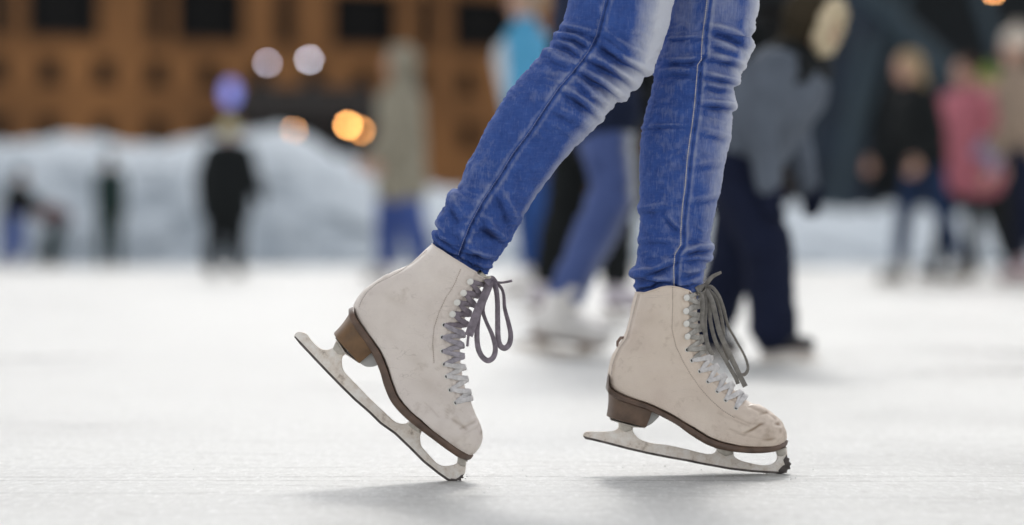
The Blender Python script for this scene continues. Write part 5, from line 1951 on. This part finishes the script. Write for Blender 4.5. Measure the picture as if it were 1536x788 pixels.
def hut():
    c = P(462, 200, 46.0)
    root = empty("market_hut", (c.x, c.y, 0))
    tag(root, "dark wooden hut behind the snow bank, under the two white lamps", "hut")
    bm = bmesh.new()
    box(bm, (0, 0, 1.3), (2.2, 2.0, 2.6))
    bm_obj("wall", bm, HUTM, root)
    bm = bmesh.new()
    v = [(-1.35, -1.25, 2.6), (1.35, -1.25, 2.6), (1.35, 1.25, 2.6), (-1.35, 1.25, 2.6), (-1.25, 0, 3.3), (1.25, 0, 3.3)]
    vs = [bm.verts.new(p) for p in v]
    for f in ((0, 1, 5, 4), (1, 2, 5), (2, 3, 4, 5), (3, 0, 4), (0, 3, 2, 1)):
        bm.faces.new([vs[i] for i in f])
    bm_obj("roof", bm, simple("hut_roof", (0.016, 0.013, 0.012), 0.9, spec=0.1), root)
    bm = bmesh.new()
    box(bm, (0, -1.03, 1.7), (1.5, 0.06, 0.9))
    bm_obj("serving_hatch", bm, simple("hatch_boards", (0.022, 0.016, 0.015), 0.9, spec=0.1), root)


hut()
POLE = simple("lamp_pole_metal", (0.03, 0.03, 0.03), 0.5, metal=0.5)


def street_lamp(px, py, d, r, col, strength, label, light=None, name="street_lamp", group=None):
    p = P(px, py, d)
    root = empty(name, (p.x, p.y, 0))
    tag(root, label, "lamp", group or "street lamps beyond the snow bank")
    bm = bmesh.new()
    tube(bm, [Vector((0, 0, 0)), Vector((0, 0, 0.25)), Vector((0, 0, 0.3)), Vector((0, 0, p.z - r - 0.02))], [0.09, 0.08, 0.05, 0.035], 12)
    tube(bm, [Vector((0, 0, p.z - r - 0.04)), Vector((0, 0, p.z - r * 0.8))], [0.06, 0.06], 12)
    bm_obj("pole", bm, POLE, root, True)
    bm = bmesh.new()
    bmesh.ops.create_uvsphere(bm, u_segments=20, v_segments=12, radius=r, matrix=Matrix.Translation((0, 0, p.z)))
    m = emit("lamp_glow_%d_%d" % (px, py), col, strength)
    bm_obj("lamp_globe", bm, m, root, True)
    if light:
        ld = bpy.data.lights.new("lamp_light", 'POINT')
        ld.energy = light
        ld.color = col
        ld.shadow_soft_size = r
        lo = bpy.data.objects.new("lamp_light", ld)
        lo.location = (0, 0.0, p.z + r + 0.05)
        link(lo, root)


street_lamp(401, 95, 45.0, 0.035, (0.80, 0.76, 0.92), 13.0, "left one of the two round white lamps above the dark hut")
street_lamp(464, 90, 45.0, 0.035, (0.82, 0.82, 0.96), 20.0, "right and brighter one of the two round white lamps above the dark hut")
street_lamp(522, 188, 43.0, 0.04, (1.0, 0.42, 0.12), 44.0, "brightest orange lamp beside the grey-green hooded person")
street_lamp(541, 196, 43.5, 0.04, (1.0, 0.42, 0.12), 17.0, "dimmer orange lamp partly behind the brightest orange lamp")
street_lamp(440, 198, 42.5, 0.04, (1.0, 0.44, 0.14), 34.0, "orange lamp half sunk behind the snow bank's crest")
street_lamp(1491, -14, 44.0, 0.040, (1.0, 0.42, 0.14), 30.0, "small orange lamp at the photo's upper right edge")


def glow_sign():
    p = P(346, 140, 42.0)
    root = empty("oval_sign", (p.x, p.y, 0))
    tag(root, "violet-blue glowing oval sign on a post above the snow bank", "sign")
    bm = bmesh.new()
    tube(bm, [Vector((0, 0.06, 0)), Vector((0, 0.06, p.z - 0.2))], 0.04, 10)
    bm_obj("post", bm, POLE, root, True)
    q = Matrix.Rotation(R(90), 4, 'X')
    bm = bmesh.new()
    bmesh.ops.create_cone(bm, cap_ends=True, segments=40, radius1=0.20, radius2=0.20, depth=0.10, matrix=Matrix.Translation((0, 0, p.z)) @ Matrix.Diagonal((0.78, 1, 1.2, 1)) @ q)
    bm_obj("rim", bm, simple("sign_rim", (0.12, 0.05, 0.12), 0.5), root)
    bm = bmesh.new()
    bmesh.ops.create_cone(bm, cap_ends=True, segments=40, radius1=0.17, radius2=0.17, depth=0.02, matrix=Matrix.Translation((0, -0.06, p.z)) @ Matrix.Diagonal((0.78, 1, 1.2, 1)) @ q)
    bm_obj("light_panel", bm, emit("violet_glow", (0.20, 0.23, 0.62), 0.8), root)


glow_sign()

# ------------------------------------------------------------------ light
world = bpy.data.worlds.new("World")
scene.world = world
world.use_nodes = True
wn = world.node_tree
bg = wn.nodes["Background"]
SUN_EL, SUN_AZ = R(43), R(6)          # light from beyond the skater, slightly right
sky = wn.nodes.new("ShaderNodeTexSky")
sky.sky_type = 'NISHITA'
sky.sun_disc = False
sky.sun_elevation = SUN_EL
sky.sun_rotation = SUN_AZ
sky.air_density = 1.0
sky.dust_density = 2.0
hs = wn.nodes.new("ShaderNodeHueSaturation")
hs.inputs["Saturation"].default_value = 0.12
wn.links.new(sky.outputs[0], hs.inputs["Color"])
wn.links.new(hs.outputs[0], bg.inputs["Color"])
bg.inputs["Strength"].default_value = 0.15
sd_ = bpy.data.lights.new("sun", 'SUN')
sd_.energy = 0.6
sd_.angle = R(8)
sd_.color = (1.0, 0.97, 0.92)
sun = bpy.data.objects.new("sun", sd_)
dirv = Vector((math.sin(SUN_AZ) * math.cos(SUN_EL), math.cos(SUN_AZ) * math.cos(SUN_EL), math.sin(SUN_EL)))
sun.rotation_euler = dirv.to_track_quat('Z', 'Y').to_euler()
link(sun)

scene.view_settings.view_transform = 'Standard'
scene.view_settings.look = 'None'
scene.view_settings.exposure = 0.55
scene.view_settings.gamma = 1.0
scene.cycles.use_denoising = True
scene.cycles.max_bounces = 6
print("objects", len(scene.objects), "verts", sum(len(o.data.vertices) for o in scene.objects if o.type == 'MESH'))
